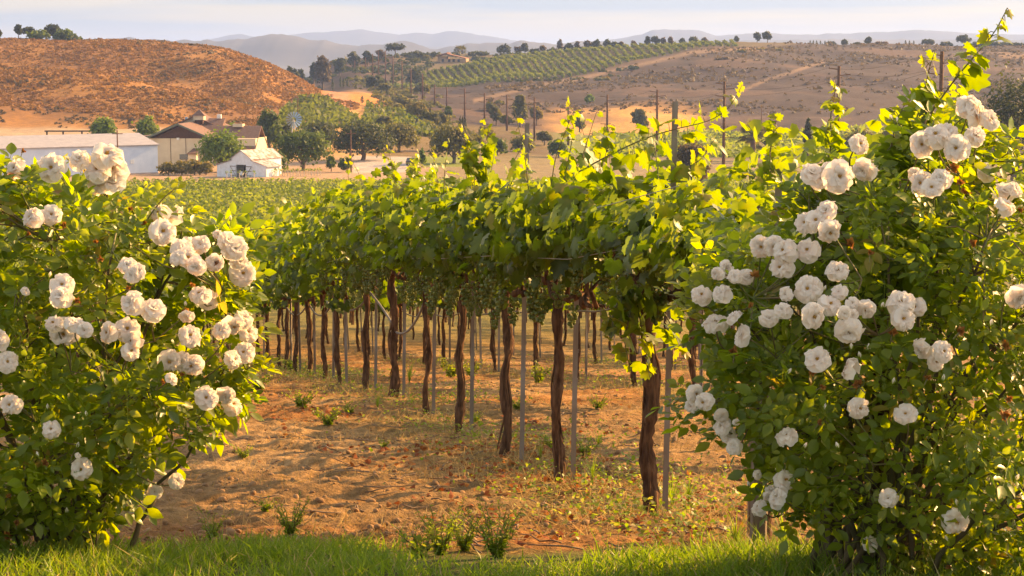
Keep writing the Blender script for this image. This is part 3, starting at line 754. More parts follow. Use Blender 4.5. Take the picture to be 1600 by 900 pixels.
cane(15.5, [(640, 300, 0), (650, 262, 0), (655, 245, 0)], 9, 0.13)
# the leafy skirt hanging from the first vine down to the ground
v = front_objs[9.3]; mi = np.array(v.matrix_basis.inverted())
for path in ([(1000, 445, -.25), (985, 490, -.3), (975, 530, -.3), (985, 580, -.3)], [(975, 450, -.3), (958, 490, -.3), (955, 530, -.3)], [(1012, 450, -.3), (1045, 500, -.35), (1062, 540, -.35), (1070, 560, -.35)], [(990, 440, -.2), (1000, 500, -.3), (1010, 550, -.3), (1015, 590, -.3)]):
    W = np.array([P(a, b_, 9.3 + c)[:] for a, b_, c in path]); Lc = W @ mi[:3, :3].T + mi[:3, 3]
    sb = MB(); shoot(sb, Lc, 15, 0.125, 0.005); sb.build('hanging_shoot', [M['vine_leaf'], M['cane']], v, True)

# the remaining vines of the same row and the rows beyond it: four farther vines shared by all
def far_vine(k):
    tb = MB(); trunk(tb, 1.1, 0.031, 300 + k, 0.05); arms(tb, 1.1, 0.036, 0.7, 300 + k)
    cb = MB(); canopy(cb, 640, 1.9, 0.56, 1.12, 1.95, GL[:2] + [FL], 0.128, 0.12)
    n = 60; cb2 = cb
    x = rng.uniform(-0.9, 0.9, n); q = rng.uniform(0, 1, n)
    leaves(cb2, [FL], np.stack([x + rng.normal(0, .05, n), rng.normal(0, .2, n), 1.9 + 0.34 * q ** 1.5], 1), rvec(n) + np.array([0, 0, .4]), rvec(n) + np.array([0, 0, -.6]), np.full(n, 0.13), np.clip(0.6 + .3 * q, 0, .97))
    return tb.mesh('trunk', M['bark'], True), cb.mesh('canopy', M['vine_leaf'], True)
FV = [far_vine(k) for k in range(4)]
STK = stake_mesh(1.2, 0.030)
ORD = ['second', 'third', 'fourth', 'fifth', 'sixth', 'seventh']
rowname = {0: 'the front row', 1: 'the row behind the front row', 2: 'the third row back', 3: 'the fourth row back', 4: 'the fifth row back', 5: 'the sixth row back', 6: 'the farthest rows'}
for k in range(0, 6):
    y = {0: 20.8, 1: 13.5, 2: 22.0, 3: 30.0, 4: 37, 5: 44, 6: 50, 7: 54}[k]
    while y < 62:
        X = float(rowx(y, k)) + rng.normal(0, 0.04); px = 800 + F * X / y
        if 300 < px < 1500:
            z = g1(X, y)
            lab = {0: 'grape vine far along the front row where the row bends away' if y > 30 else 'grape vine with a dark thin trunk further along the front row'}.get(k, 'grape vine of %s seen between the front trunks' % rowname[min(k, 6)])
            grp = 'grape vines of ' + rowname[min(k, 6)] + (' bend' if k == 0 and y > 30 else ' middle' if k == 0 else '')
            v = thing('grape_vine', lab, 'grape vine', (X, y, z), grp, rowang(y) + (math.pi if rng.uniform() < .5 else 0))
            q = int(rng.integers(0, 4)); sc = rng.uniform(0.93, 1.05); v.scale = (1, 1, sc)
            a = link('trunk', FV[q][0], v); b = link('canopy', FV[(q + int(rng.integers(0, 2))) % 4][1], v)
            if y < 44 and rng.uniform() < 0.85:
                Xs = X + rng.uniform(0.05, 0.11)
                st = link('vine_stake', STK, None, (Xs, y + 0.05, g1(Xs, y + 0.05))); st.rotation_euler = (R(rng.normal(0, 1.2)), R(rng.normal(0, 1.2)), rng.uniform(0, 3))
                tag(st, 'thin grey stake beside a trunk of %s' % rowname[min(k, 6)], 'stake', 'stakes of ' + rowname[min(k, 6)])
        y += rng.uniform(1.5, 1.75) if k == 0 else rng.uniform(1.95, 2.3)

# drip hoses looping from stake to stake, and the trellis wires
def hose(a, b, sag, rad, name, label, cat, m, group):
    t = np.linspace(0, 1, 15)
    pts = np.array(a)[None] * (1 - t[:, None]) + np.array(b)[None] * t[:, None]
    pts[:, 2] -= sag * 4 * t * (1 - t)
    o = MB().tube(pts - pts[0], rad, 6).build(name, m, None, True, loc=tuple(pts[0]))
    tag(o, label, cat, group)
def rp_(Y, k, h, dx=0.0):
    X = float(rowx(Y, k)) + dx
    return (X, Y, g1(X, Y) + h)
for Ya, Yb, ha, hb, sag, lab in ((17.2, 19.2, 0.62, 1.02, -0.02, 'pale drip hose sloping down to the stout wavy trunk'), (15.5, 17.2, 1.0, 0.60, 0.12, 'dark drip hose swinging up from the stout trunk to the slender one'),
                                 (19.2, 21.8, 0.98, 0.98, 0.14, 'pale drip hose sagging between the left leaning trunk and the next'), (21.8, 24.2, 0.98, 0.98, 0.18, 'pale drip hose sagging where the front row starts to bend'),
                                 (24.2, 27.4, 0.98, 0.98, 0.15, 'drip hose loop near the far bend of the front row')):
    hose(rp_(Ya, 0, ha, .03), rp_(Yb, 0, hb, .03), sag, 0.011, 'drip_hose', lab, 'drip hose', M['hose'], 'drip hoses on the front row')
for Ya, Yb in ((20, 23), (23, 26.2), (26.2, 29), (29, 32), (32, 35)):
    hose(rp_(Ya, 1, .92), rp_(Yb, 1, .92), 0.1, 0.011, 'drip_hose', 'drip hose slung along the row behind the front row', 'drip hose', M['hose'], 'drip hoses on the row behind')
for h, dx, lab in ((1.30, -0.40, 'thin lower trellis wire along the near face of the front row'), (1.52, -0.36, 'thin upper trellis wire along the front row')):
    pts = np.array([rp_(Y, 0, h, dx) for Y in (7.85, 9.3, 10.8, 12.3, 13.9, 15.5, 17.2, 19.2)])
    tag(MB().tube(pts - pts[0], 0.0019, 5).build('trellis_wire', M['wire'], None, True, loc=tuple(pts[0])), lab, 'wire')

# ------------------------------------------------------------------ the vineyard below: too many vines to count
fb = MB()
px0, pr = [], []
for k in range(-32, 26):
    y = 26.0 if k < 0 else 63.0
    while y < 92:
        X = float(rowx(y, k)); px = 800 + F * X / y
        if 60 < px < 1420: px0.append((X, y))
        y += 1.65
y = 94.0
while y < 326:
    for X in np.arange(-0.26 * y, 0.21 * y, 1.5 if y < 180 else 1.9): px0.append((X, y + 0.045 * X + rng.normal(0, .1)))
    y += 2.9
px0 = np.array(px0); px0 += rng.normal(0, 0.12, px0.shape)
zz = gz(px0[:, 0], px0[:, 1])
for lo, hi, n, sz in ((0, 60, 170, 0.2), (60, 110, 60, 0.30), (110, 190, 34, 0.42), (190, 400, 22, 0.55)):
    q = (px0[:, 1] >= lo) & (px0[:, 1] < hi)
    base = np.repeat(np.c_[px0[q], zz[q]], n, 0); m_ = len(base)
    vig = np.repeat(rng.uniform(0.65, 1.2, q.sum()), n)
    th = rng.uniform(0, 6.283, m_); rr = rng.uniform(0, 1, m_) ** 0.4
    off = np.stack([rng.normal(0, .12, m_) + 0.5 * rr * np.cos(th), rng.uniform(-0.85, .85, m_), 1.12 + vig * 0.62 * rr * np.sin(th)], 1)
    if hi == 60: off[:, 2] += 0.35
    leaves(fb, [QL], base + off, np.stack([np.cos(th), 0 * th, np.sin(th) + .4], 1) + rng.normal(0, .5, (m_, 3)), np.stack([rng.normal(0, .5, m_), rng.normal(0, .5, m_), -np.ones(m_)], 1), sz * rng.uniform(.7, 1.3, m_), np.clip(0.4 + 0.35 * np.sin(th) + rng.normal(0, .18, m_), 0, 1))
    for (bx, by), bz in zip(px0[q], zz[q]):
        if by < 140: fb.tube([[bx, by, bz - .05], [bx + .03, by, bz + 0.6], [bx, by, bz + 1.1]], [0.05, .04, .045], 4, 0.5, 1)
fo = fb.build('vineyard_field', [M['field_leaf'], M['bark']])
tag(fo, 'rows of bushy green vines filling the valley floor below', 'vineyard', kind='stuff')
#PART3
# ------------------------------------------------------------------ rose flowers
def flower_mesh(seed, openness=1.0):
    rg = np.random.default_rng(seed); b = MB()
    rings = [(7, 1.0, 6, 0.30), (6, 0.86, 20, 0.36), (5, 0.66, 38, 0.45), (5, 0.44, 56, 0.55)]
    nu, nv = 6, 6
    u = np.linspace(-1, 1, nu); v = np.linspace(0, 1, nv)
    for ri, (n, Lp, tilt, cup) in enumerate(rings):
        a0 = rg.uniform(0, 6.28)
        for k in range(n):
            a = a0 + 6.283 * k / n + rg.normal(0, 0.14)
            L_ = Lp * 0.5 * rg.uniform(0.88, 1.1); W_ = Lp * 0.33 * rg.uniform(0.9, 1.2)
            ti = math.radians(tilt * openness + rg.normal(0, 9))
            f = rg.uniform(0, 6.28)
            U, V = np.meshgrid(u, v)
            w = W_ * np.sin(np.clip(V, 0, 1) ** 0.75 * math.pi * 0.60 + 0.16) * (1 - 0.22 * np.clip(V - .86, 0, 1) / .14 * (U * U))
            y = L_ * (V - 0.10 * U * U * V ** 3 - 0.04 * np.exp(-(U / 0.25) ** 2) * V ** 4)
            x = U * w
            ang = ti + 0.6 * (1 - V) * math.cos(ti) - 0.55 * V ** 3 * (0.3 + rg.uniform(0, 0.9))
            rr = y * np.cos(ang) + 0.03; zz_ = y * np.sin(ang)
            zz_ = zz_ + cup * (x * x) / max(W_, .05) * 0.5 + 0.026 * V ** 2 * np.sin(U * 4.5 + f) + 0.018 * V ** 3 * np.sin(U * 9 + 2 * f)
            px_, py_ = rr * math.cos(a) - x * math.sin(a), rr * math.sin(a) + x * math.cos(a)
            G = np.stack([px_, py_, zz_ + 0.012 * ri], -1).reshape(-1, 3)
            i = np.arange(nv - 1)[:, None] * nu + np.arange(nu - 1)[None, :]
            b.add(G, np.stack([i, i + 1, i + nu + 1, i + nu], -1).reshape(-1, 4), np.clip(0.3 + 0.75 * V.ravel() - 0.05 * (4 - ri) + rg.normal(0, .08), 0, 1))
    return b.mesh('rose_flower', M['petal'], True)
FLW = [flower_mesh(k, o) for k, o in enumerate((0.8, 0.7, 1.0, 0.55, 1.15, 0.85, 1.35, 1.7, 0.45, 2.0))]
def stamen_mesh():
    rg = np.random.default_rng(5); b = MB()
    n = 26; a = rg.uniform(0, 6.28, n); r = rg.uniform(0.01, 0.075, n)
    b.scatter(ICO1[0], ICO1[1], np.stack([r * np.cos(a), r * np.sin(a), 0.10 + rg.uniform(0, .05, n)], 1), np.repeat(np.eye(3)[None], n, 0), np.full(n, 0.014), rg.uniform(0, 1, n))
    b.add(ICO1[0] * np.array([.06, .06, .05]) + np.array([0, 0, .07]), ICO1[1])
    return b.mesh('stamens', M['stamen'], True)
STM = stamen_mesh()
def bud_mesh():
    t = np.linspace(0, 1, 9)
    b = MB().tube(np.stack([0 * t, 0 * t, t], 1), 0.30 * np.sin(np.clip(t, 0.03, .97) * math.pi) ** 0.7 * (1 - 0.35 * t), 8, 0.8)
    for k in range(5):
        a = 6.283 * k / 5
        d = np.array([math.cos(a), math.sin(a), 0]); q = np.array([-d[1], d[0], 0])
        b.add([d * .2 - q * .12, d * .2 + q * .12, d * .34 + [0, 0, .45] + q * .07, d * .36 + [0, 0, .8], d * .34 + [0, 0, .45] - q * .07], [(0, 1, 2, 4), (4, 2, 3)], 0.4, 1)
    b.tube([[0, 0, -.9], [0.02, 0, -.4], [0, 0, .05]], [.05, .05, .1], 5, .4, 1)
    return b.mesh('rose_bud', [M['petal'], M['rose_leaf']], True)
BUD = bud_mesh()
def spent_mesh(seed):
    rg = np.random.default_rng(seed); b = MB(); n = 16
    d = unit(rg.normal(size=(n, 3)) + np.array([0, 0, .3]))
    b.scatter(QL[0], QL[1], d * 0.08, frames(rg.normal(size=(n, 3)), d), np.full(n, 0.5), rg.uniform(0, 1, n))
    b.tube([[0, 0, -.8], [0, .03, -.3], [0, 0, 0]], .05, 5, .4, 1)
    return b.mesh('spent_flower', [M['spent'], M['cane']], False)
SPT = [spent_mesh(k) for k in range(3)]

def inside(px, py, poly):
    poly = np.asarray(poly, float); c = np.zeros(px.shape, bool); j = len(poly) - 1
    for i in range(len(poly)):
        xi, yi = poly[i]; xj, yj = poly[j]
        c ^= ((yi > py) != (yj > py)) & (px < (xj - xi) * (py - yi) / (yj - yi + 1e-9) + xi); j = i
    return c
def edge_dist(px, py, poly):
    poly = np.asarray(poly, float); d = np.full(px.shape, 1e9)
    for i in range(len(poly)):
        a, b = poly[i - 1], poly[i]; ab = b - a
        t = np.clip(((px - a[0]) * ab[0] + (py - a[1]) * ab[1]) / (ab @ ab + 1e-9), 0, 1)
        d = np.minimum(d, np.hypot(px - a[0] - t * ab[0], py - a[1] - t * ab[1]))
    return d

def rose_bush(label, poly, Yc, half, nleaf, flowers, buds, spent, base_px, ncane, size, holes=()):
    base = P(base_px, 880, Yc); bz = g1(base.x, Yc)
    root = thing('rose_bush', label, 'rose bush', (base.x, Yc, bz))
    o = np.array([base.x, Yc, bz])
    poly = np.asarray(poly, float); lo, hi = poly.min(0), poly.max(0)
    def thick(px, py): return half * np.sqrt(np.clip(edge_dist(px, py, poly) / 150.0, 0.02, 1)) * (0.72 + 0.5 * fbm(np.asarray(px) / 70.0, np.asarray(py) / 70.0, 2, 151))
    # leaves in sprays: each spray a twig end with several compound leaves
    ns = nleaf // 5
    px = rng.uniform(lo[0], hi[0], ns * 9); py = rng.uniform(lo[1], hi[1], ns * 9)
    ok = inside(px + rng.normal(0, 9, len(px)), py + rng.normal(0, 9, len(px)), poly) & (fbm(px / 46.0, py / 46.0, 2, 153) > rng.uniform(0.22, 0.5, len(px)))
    for hx, hy, hr in holes: ok &= (np.hypot(px - hx, py - hy) > hr * rng.uniform(0.3, 1.15, len(px)))
    ok &= edge_dist(px, py, poly) > 15 * rng.uniform(0.2, 1.3, len(px))
    px, py = px[ok][:ns], py[ok][:ns]; ns = len(px)
    dep = np.clip(rng.uniform(-1, 1, ns), -1, 1); dep = np.sign(dep) * np.abs(dep) ** 0.6
    fa = np.array(flowers)
    cov = (np.hypot(px[:, None] - fa[None, :, 0], py[:, None] - fa[None, :, 1]) < fa[None, :, 2] * 0.75).any(1)
    dep = np.where(cov, np.abs(dep), dep)                # no leaves grow right in front of an open flower
    Y = Yc + dep * thick(px, py)
    ctr = Pn(px, py, Y) - o
    n = ns * 5
    c5 = np.repeat(ctr, 5, 0)
    mid = np.array(P((lo[0] + hi[0]) / 2, (lo[1] + hi[1]) / 2 + 60, Yc)[:]) - o
    out = unit(c5 - mid + rng.normal(0, 0.25, (n, 3)))
    dirs = unit(np.repeat(rvec(ns), 5, 0) * 0.5 + rvec(n) * 0.9 + out * 0.5 + np.array([0, 0, 0.1]))
    pos = c5 + rng.normal(0, 0.028, (n, 3))
    nr = unit(rng.normal(0, .5, (n, 3)) + np.array([0.12, -0.35, 0.85]) + 0.35 * out)
    rnd = np.clip(np.repeat(rng.normal(0.45, 0.15, ns), 5) + rng.normal(0, 0.12, n), 0, 0.9)
    rnd = np.where(rng.uniform(size=n) < 0.03, rng.uniform(.92, 1.0, n), rnd)
    fb_ = MB(); leaves(fb_, RL, pos, nr, dirs, size * rng.uniform(0.5, 1.3, n), rnd)
    # young canes arching out beyond the leaves
    eg = np.where((edge_dist(px, py, poly) < 42) & (py < lo[1] + 0.62 * (hi[1] - lo[1])) & (px > -60) & (px < 1660))[0]
    yc = []
    for q in rng.choice(eg, min(13, len(eg)), False):
        a_ = ctr[q]; d_ = unit(np.array([(px[q] - (lo[0] + hi[0]) / 2) / 220, rng.normal(0, .4), rng.uniform(.3, 1.2)])); l_ = rng.uniform(.10, .24)
        s_ = np.linspace(0, 1, 7)[:, None]; c_ = a_ + d_ * l_ * s_ + np.array([0, 0, -.06]) * s_ ** 2; yc.append(c_)
        k_ = 7; w_ = rng.uniform(.15, 1, k_); p_ = a_ + d_ * l_ * w_[:, None] + np.array([0, 0, -.06]) * (w_ ** 2)[:, None]
        leaves(fb_, RL, p_, rvec(k_) * .5 + np.array([0, -.2, .8]), rvec(k_) + d_ * .6, size * (1.0 - .5 * w_), np.clip(.55 + .35 * w_, 0, .93))
    fb_.build('foliage', M['rose_leaf'], root, True)
    # canes from the foot, forking towards the leaf sprays
    cb = MB()
    for c_ in yc: cb.tube(c_, np.linspace(.0032, .0016, 7), 5, .5, 1, cap=False)
    foot = np.array([[rng.normal(0, .10), rng.normal(0, .07), -0.04] for _ in range(ncane)])
    pick = rng.integers(0, ns, ncane)
    tips = []
    for f, q in zip(foot, pick):
        t = ctr[q]; midp = f * 0.5 + t * 0.5 + np.array([-0.15 * (t[0] - f[0]), 0, 0.16 * abs(t[0] - f[0]) + 0.05])
        s = np.linspace(0, 1, 12)[:, None]
        c = f * (1 - s) ** 2 + 2 * midp * s * (1 - s) + t * s * s + rng.normal(0, 0.008, (12, 3))
        cb.tube(c, np.linspace(0.013, 0.004, 12), 6, 0.5, 0); tips.append(c)
    allc = np.concatenate(tips)
    for q in rng.integers(0, ns, min(ns, 330)):          # twigs joining the sprays to the nearest cane
        t = ctr[q]; j = np.argmin(((allc - t) ** 2).sum(1)); a = allc[j]
        if np.linalg.norm(a - t) < 0.5:
            cb.tube([a, (a + t) / 2 + rng.normal(0, .02, 3) + [0, 0, .02], t], [0.004, .003, .002], 4, 0.5, 1, cap=False)
    # flowers, buds and spent heads, each a part of its own, held by a short green stalk
    def place(px_, py_, d_px, lift):
        e = float(thick(np.array([px_ * 1.0]), np.array([py_ * 1.0]))[0]) if inside(np.array([px_ * 1.0]), np.array([py_ * 1.0]), poly)[0] else 0.05
        Yf = Yc - e - lift
        return np.array(P(px_, py_, Yf)[:]) - o, d_px / F * Yf
    for (fx, fy, d) in flowers:
        pos_, dia = place(fx, fy, d, rng.uniform(0.04, 0.14))
        off = np.array([fx - (lo[0] + hi[0]) / 2, 0, -(fy - (lo[1] + hi[1]) / 2)]) / 500.0
        facing = unit(np.array([off[0] * 0.8, -0.95, 0.32 + off[2] * 0.5]) + rng.normal(0, 0.45, 3))
        fo_ = link('rose_flower', FLW[int(rng.integers(0, 10))], root, tuple(pos_))
        q = Vector(facing).to_track_quat('Z', 'Y'); fo_.rotation_mode = 'QUATERNION'
        fo_.rotation_quaternion = q @ Vector((0, 0, 1)).rotation_difference(Vector((0, 0, 1))) 
        fo_.scale = tuple(dia * rng.uniform(.84, 1.1) * np.array([rng.uniform(0.88, 1.06), rng.uniform(.88, 1.06), rng.uniform(.85, 1.2)]))
        if d >= 32: link('stamens', STM, fo_)
        s = np.linspace(0, 1, 6)[:, None]; j = np.argmin(((ctr - (pos_ + [0, .12, -.08])) ** 2).sum(1)); e_ = ctr[j]
        st_ = pos_ - facing * dia * 0.05; m_ = pos_ - facing * 0.10 + np.array([0, 0, -.02])
        if np.linalg.norm(e_ - st_) < 0.45:
            cb.tube(st_ * (1 - s) ** 2 + 2 * m_ * s * (1 - s) + e_ * s * s, 0.0026, 5, 0.5, 1, cap=False)
        nl = 5
        leaves(cbl, RL, pos_ - facing * 0.07 + rng.normal(0, .04, (nl, 3)), rng.normal(0, .5, (nl, 3)) + np.array([0, -.3, .8]), rvec(nl) + np.array([0, -.2, -.3]), size * rng.uniform(.7, 1.05, nl), np.clip(rng.normal(.5, .15, nl), 0, .9)) if False else None
    ins = np.where(edge_dist(px, py, poly) > 8)[0]
    buds = list(buds) + [(px[q], py[q]) for q in rng.choice(ins, 16)]; spent = list(spent) + [(px[q], py[q]) for q in rng.choice(ins, 14)]
    for (fx, fy) in buds:
        pos_, _ = place(fx, fy, 10, 0.06)
        b_ = link('rose_bud', BUD, root, tuple(pos_)); b_.scale = (0.022,) * 3; b_.rotation_euler = (rng.normal(0, .35), rng.normal(0, .35), rng.uniform(0, 6))
    for (fx, fy) in spent:
        pos_, _ = place(fx, fy, 10, 0.05)
        b_ = link('spent_flower', SPT[int(rng.integers(0, 3))], root, tuple(pos_)); b_.scale = (0.042 * rng.uniform(.7, 1.2),) * 3; b_.rotation_euler = (rng.normal(0, .6), rng.normal(0, .6), rng.uniform(0, 6))
    cb.build('canes', [M['rosewood'], M['cane']], root, True)
    return root

LF = [(25, 264, 34), (82, 262, 44), (124, 250, 34), (167, 243, 46), (152, 266, 44), (178, 266, 42), (154, 288, 44), (178, 286, 36), (250, 333, 34), (271, 336, 36), (254, 362, 40), (285, 390, 40), (299, 383, 36), (293, 403, 34), (307, 416, 34),
      (279, 403, 30), (313, 382, 30), (336, 410, 30), (355, 376, 36), (367, 388, 42), (373, 408, 34), (379, 427, 38), (340, 366, 14), (199, 415, 34), (206, 430, 34), (217, 424, 28), (97, 446, 36), (95, 464, 34), (312, 460, 34), (326, 468, 34),
      (207, 473, 42), (240, 484, 34), (80, 336, 38), (50, 340, 34), (100, 520, 44), (84, 505, 34), (118, 507, 42), (132, 516, 30), (170, 520, 36), (199, 515, 42), (207, 531, 36), (204, 549, 36), (297, 525, 42), (300, 571, 38), (264, 564, 34),
      (291, 495, 24), (345, 516, 28), (364, 508, 36), (380, 499, 38), (386, 520, 32), (381, 551, 42), (364, 562, 36), (12, 565, 40), (-4, 532, 34), (16, 632, 34), (80, 671, 35), (127, 733, 38), (122, 712, 13), (322, 622, 36), (352, 618, 30),
      (363, 633, 36), (268, 592, 24), (242, 768, 28), (276, 752, 30), (40, 455, 16), (285, 565, 30)]
LPOLY = [(-160, 240), (-30, 232), (20, 268), (60, 280), (115, 274), (150, 296), (195, 300), (235, 330), (258, 318), (280, 350), (320, 362), (350, 358), (378, 385), (384, 440), (362, 470), (388, 500), (388, 560), (366, 580), (372, 635), (340, 660), (318, 700), (285, 690), (262, 720), (225, 745), (245, 775), (205, 790), (150, 830), (60, 850), (-160, 860)]
cbl = None
rose_bush('tall rose bush with white flowers beside the open dirt, its foot in the bright lawn', LPOLY, 7.25, 0.62, 3900, LF,
          [(108, 250), (140, 262), (290, 478), (360, 345), (75, 640), (120, 700), (60, 258), (135, 650)],
          [(36, 236), (30, 262), (52, 268), (15, 275), (100, 352), (88, 345), (45, 365), (218, 328), (225, 348), (120, 470), (245, 325), (200, 450), (150, 378), (300, 445)], 95, 30, 0.092,
          holes=[(240, 760, 30), (300, 712, 22)])
RF = [(1522, 176, 50), (1546, 187, 36), (1510, 166, 34), (1440, 226, 38), (1462, 212, 44), (1478, 208, 40), (1495, 232, 46), (1523, 213, 38), (1343, 225, 36), (1268, 271, 38), (1283, 279, 46), (1310, 276, 48), (1350, 265, 42), (1298, 266, 30),
      (1440, 286, 36), (1456, 293, 36), (1470, 279, 30), (1430, 272, 26), (1570, 300, 34), (1571, 322, 40), (1586, 296, 30), (1540, 270, 28), (1259, 348, 42), (1275, 345, 40), (1292, 330, 40), (1296, 361, 38), (1189, 385, 36), (1210, 385, 42),
      (1226, 392, 42), (1220, 418, 40), (1262, 391, 38), (1309, 424, 44), (1134, 420, 30), (1148, 432, 26), (1166, 433, 28), (1129, 459, 34), (1096, 461, 34), (1120, 428, 24), (1263, 451, 40), (1271, 494, 40), (1297, 476, 40), (1311, 456, 28),
      (1353, 483, 34), (1327, 517, 40), (1319, 489, 22), (1332, 492, 24), (1201, 497, 34), (1223, 485, 26), (1228, 460, 22), (1118, 506, 36), (1160, 525, 36), (1148, 497, 26), (1408, 474, 44), (1430, 480, 38), (1411, 498, 38), (1441, 545, 36),
      (1473, 549, 38), (1462, 565, 32), (1591, 464, 40), (1278, 562, 46), (1329, 576, 40), (1342, 637, 40), (1415, 647, 40), (1229, 683, 40), (1086, 615, 36), (1100, 628, 32), (1080, 635, 28), (1127, 650, 24), (1128, 666, 32), (1139, 680, 30),
      (1147, 697, 28), (1150, 660, 15), (1226, 750, 40), (1218, 778, 36), (1186, 793, 32), (1205, 768, 22), (1388, 778, 38), (1493, 814, 44), (1360, 850, 28), (1332, 474, 24), (1184, 742, 16), (1200, 775, 20)]
RPOLY = [(1082, 455), (1100, 410), (1150, 405), (1172, 365), (1225, 360), (1238, 320), (1252, 262), (1330, 250), (1400, 292), (1425, 258), (1430, 200), (1462, 190), (1500, 160), (1552, 165), (1566, 215), (1530, 262), (1552, 290), (1600, 240), (1720, 250), (1760, 920), (1640, 925), (1430, 915), (1400, 878), (1330, 838), (1262, 812), (1225, 790), (1196, 792), (1205, 742), (1178, 700), (1140, 705), (1120, 672), (1066, 640), (1072, 602), (1120, 610), (1140, 560), (1105, 530), (1110, 490)]
rose_bush('large rose bush with white flowers growing against a wooden post at the vine row end', RPOLY, 6.45, 0.55, 4700, RF,
          [(1256, 395), (1286, 455), (1253, 372), (1170, 760), (1288, 640), (1256, 700), (1496, 790), (1510, 792), (1480, 545), (1395, 600), (1330, 545), (1310, 700), (1250, 385), (1395, 188), (1402, 192)],
          [(1330, 380), (1360, 395), (1500, 285), (1510, 300), (1490, 262), (1180, 430), (1340, 600), (1285, 605), (1450, 590), (1280, 660), (1475, 270), (1520, 380), (1570, 650)], 1370, 36, 0.081,
          holes=[(1215, 845, 40), (1180, 830, 40)])

# wooden posts under the rose bush
def post(px, Y, top_py, w, lean, label):
    base = P(px, 860, Y); z = g1(base.x, Y); top = P(px, top_py, Y).z
    b = MB(); h = top - z
    t = np.linspace(-0.1, h, 14)
    b.tube(np.stack([lean * t / h, 0 * t, t], 1), w / 2 * (1 + 0.04 * rng.normal(size=14)), 8, 0.5, 0, 0.08)
    o = b.build('wooden_post', M['wood'], None, False, (base.x, Y, z)); tag(o, label, 'post')
post(1184, 7.55, 560, 0.072, 0.01, 'reddish wooden post with roses climbing it at the vine row end')
post(1293, 6.75, 640, 0.085, -0.01, 'short pale wooden post standing in the grass under the large rose bush')
post(1173, 8.4, 312, 0.036, 0.0, 'slim weathered post rising into the vine leaves above the white roses')

# ------------------------------------------------------------------ lawn edge, weeds, litter and clods
n = 80000
gy = rng.uniform(5.6, 9.0, n); gx = rng.uniform(-0.34, 0.34, n) * gy
edge = 7.16 + 1.5 * (fbm(gx * 1.1, gy * 0.4 + 3, 3, 91) - 0.5) * 2 + 0.25 * (gx > 0.3) 
keep = rng.uniform(size=n) < np.clip((edge - gy) / 0.8, 0.0, 1) ** 1.5 * (0.45 + 0.55 * (fbm(gx * 3, gy * 3, 2, 95) > 0.42))
gx, gy = gx[keep], gy[keep]; n = len(gx)
hgt = 0.035 + 0.10 * fbm(gx * 2.3, gy * 2.3, 3, 93) * rng.uniform(0.4, 1.25, n) + (rng.uniform(size=n) < 0.035) * 0.08 * rng.uniform(.4, 1, n)
hgt *= np.where(gx > 0.7, 1.35, 1.0)
base = np.stack([gx, gy, gz(gx, gy) - 0.004], 1)
d = unit(np.stack([rng.normal(0, .55, n), rng.normal(0, .55, n), np.ones(n)], 1)); bend = rng.normal(0, .45, (n, 3)); bend[:, 2] = -rng.uniform(0, .35, n)
side = unit(np.cross(d, rvec(n))) * (0.0026 * rng.uniform(.7, 1.4, n))[:, None]
p1 = base + d * (hgt * .5)[:, None] + bend * (hgt * .12)[:, None]; p2 = base + d * hgt[:, None] + bend * (hgt * .55)[:, None]
V = np.stack([base - side, base + side, p1 - side * .8, p1 + side * .8, p2], 1)
i = (np.arange(n) * 5)[:, None]
gr = MB(); rn = np.clip(rng.beta(2, 2, n) * 0.92 + (rng.uniform(size=n) < .09) * .6, 0, 1)
gr.add(V.reshape(-1, 3), np.concatenate([i + np.array([[0, 1, 3]]), i + np.array([[0, 3, 2]]), i + np.array([[2, 3, 4]])]), np.repeat(rn, 5))
tag(gr.build('grass', M['grass'], smooth=True), 'bright green lawn grass along the near edge of the vineyard', 'grass', kind='stuff')

# dry straw and pale stubble between the rows
n = 60000
gy = 7.6 + 34 * rng.uniform(0, 1, n) ** 1.7; off = rng.normal(0, 0.42, n) + rng.choice([0, 0, 0, 2.9, 2.9, 5.8, -1.5, 1.4], n) + rng.normal(0, .25, n)
gx = rowx(gy) + off
keep = (fbm(gx * 1.4, gy * 1.4, 3, 97) + 0.22 * np.exp(-(((off + 1.45) % 2.9 - 1.45) / .5) ** 2) > 0.50)
gx, gy = gx[keep], gy[keep]; n = len(gx)
h = rng.uniform(0.03, 0.13, n); lay = rng.uniform(size=n) < 0.55
base = np.stack([gx, gy, gz(gx, gy)], 1)
d = unit(np.stack([rng.normal(0, .8, n), rng.normal(0, .8, n), np.where(lay, 0.12, 1.0)], 1)); side = unit(np.cross(d, rvec(n))) * 0.0028
V = np.stack([base - side, base + side, base + d * h[:, None] + np.array([0, 0, .006])], 1)
st = MB().add(V.reshape(-1, 3), (np.arange(n) * 3)[:, None] + np.array([[0, 1, 2]]), np.repeat(rng.uniform(0, 1, n), 3))
tag(st.build('dry_grass', M['straw']), 'dry straw scattered on the soil between the vine rows', 'straw', kind='stuff')
# low green ground cover in the rows
n = 36000
gy = 8.0 + 30 * rng.uniform(0, 1, n) ** 1.5; row = rng.choice([0, 0, 1, 2], n)
gx = rowx(gy) + 2.9 * row + rng.normal(0.25, .45, n)
keep = fbm(gx * 0.9, gy * 0.9, 3, 101) > 0.50
gx, gy = gx[keep], gy[keep]; n = len(gx)
gc = MB(); leaves(gc, [QL], np.stack([gx, gy, gz(gx, gy) + rng.uniform(0.005, 0.11, n)], 1), rng.normal(0, .5, (n, 3)) + [0, 0, 1], rvec(n), rng.uniform(.012, .034, n), np.clip(rng.beta(2, 2, n) + .2, 0, .97))
tag(gc.build('ground_cover', M['grass']), 'low green weeds creeping under the vine rows', 'weeds', kind='stuff')
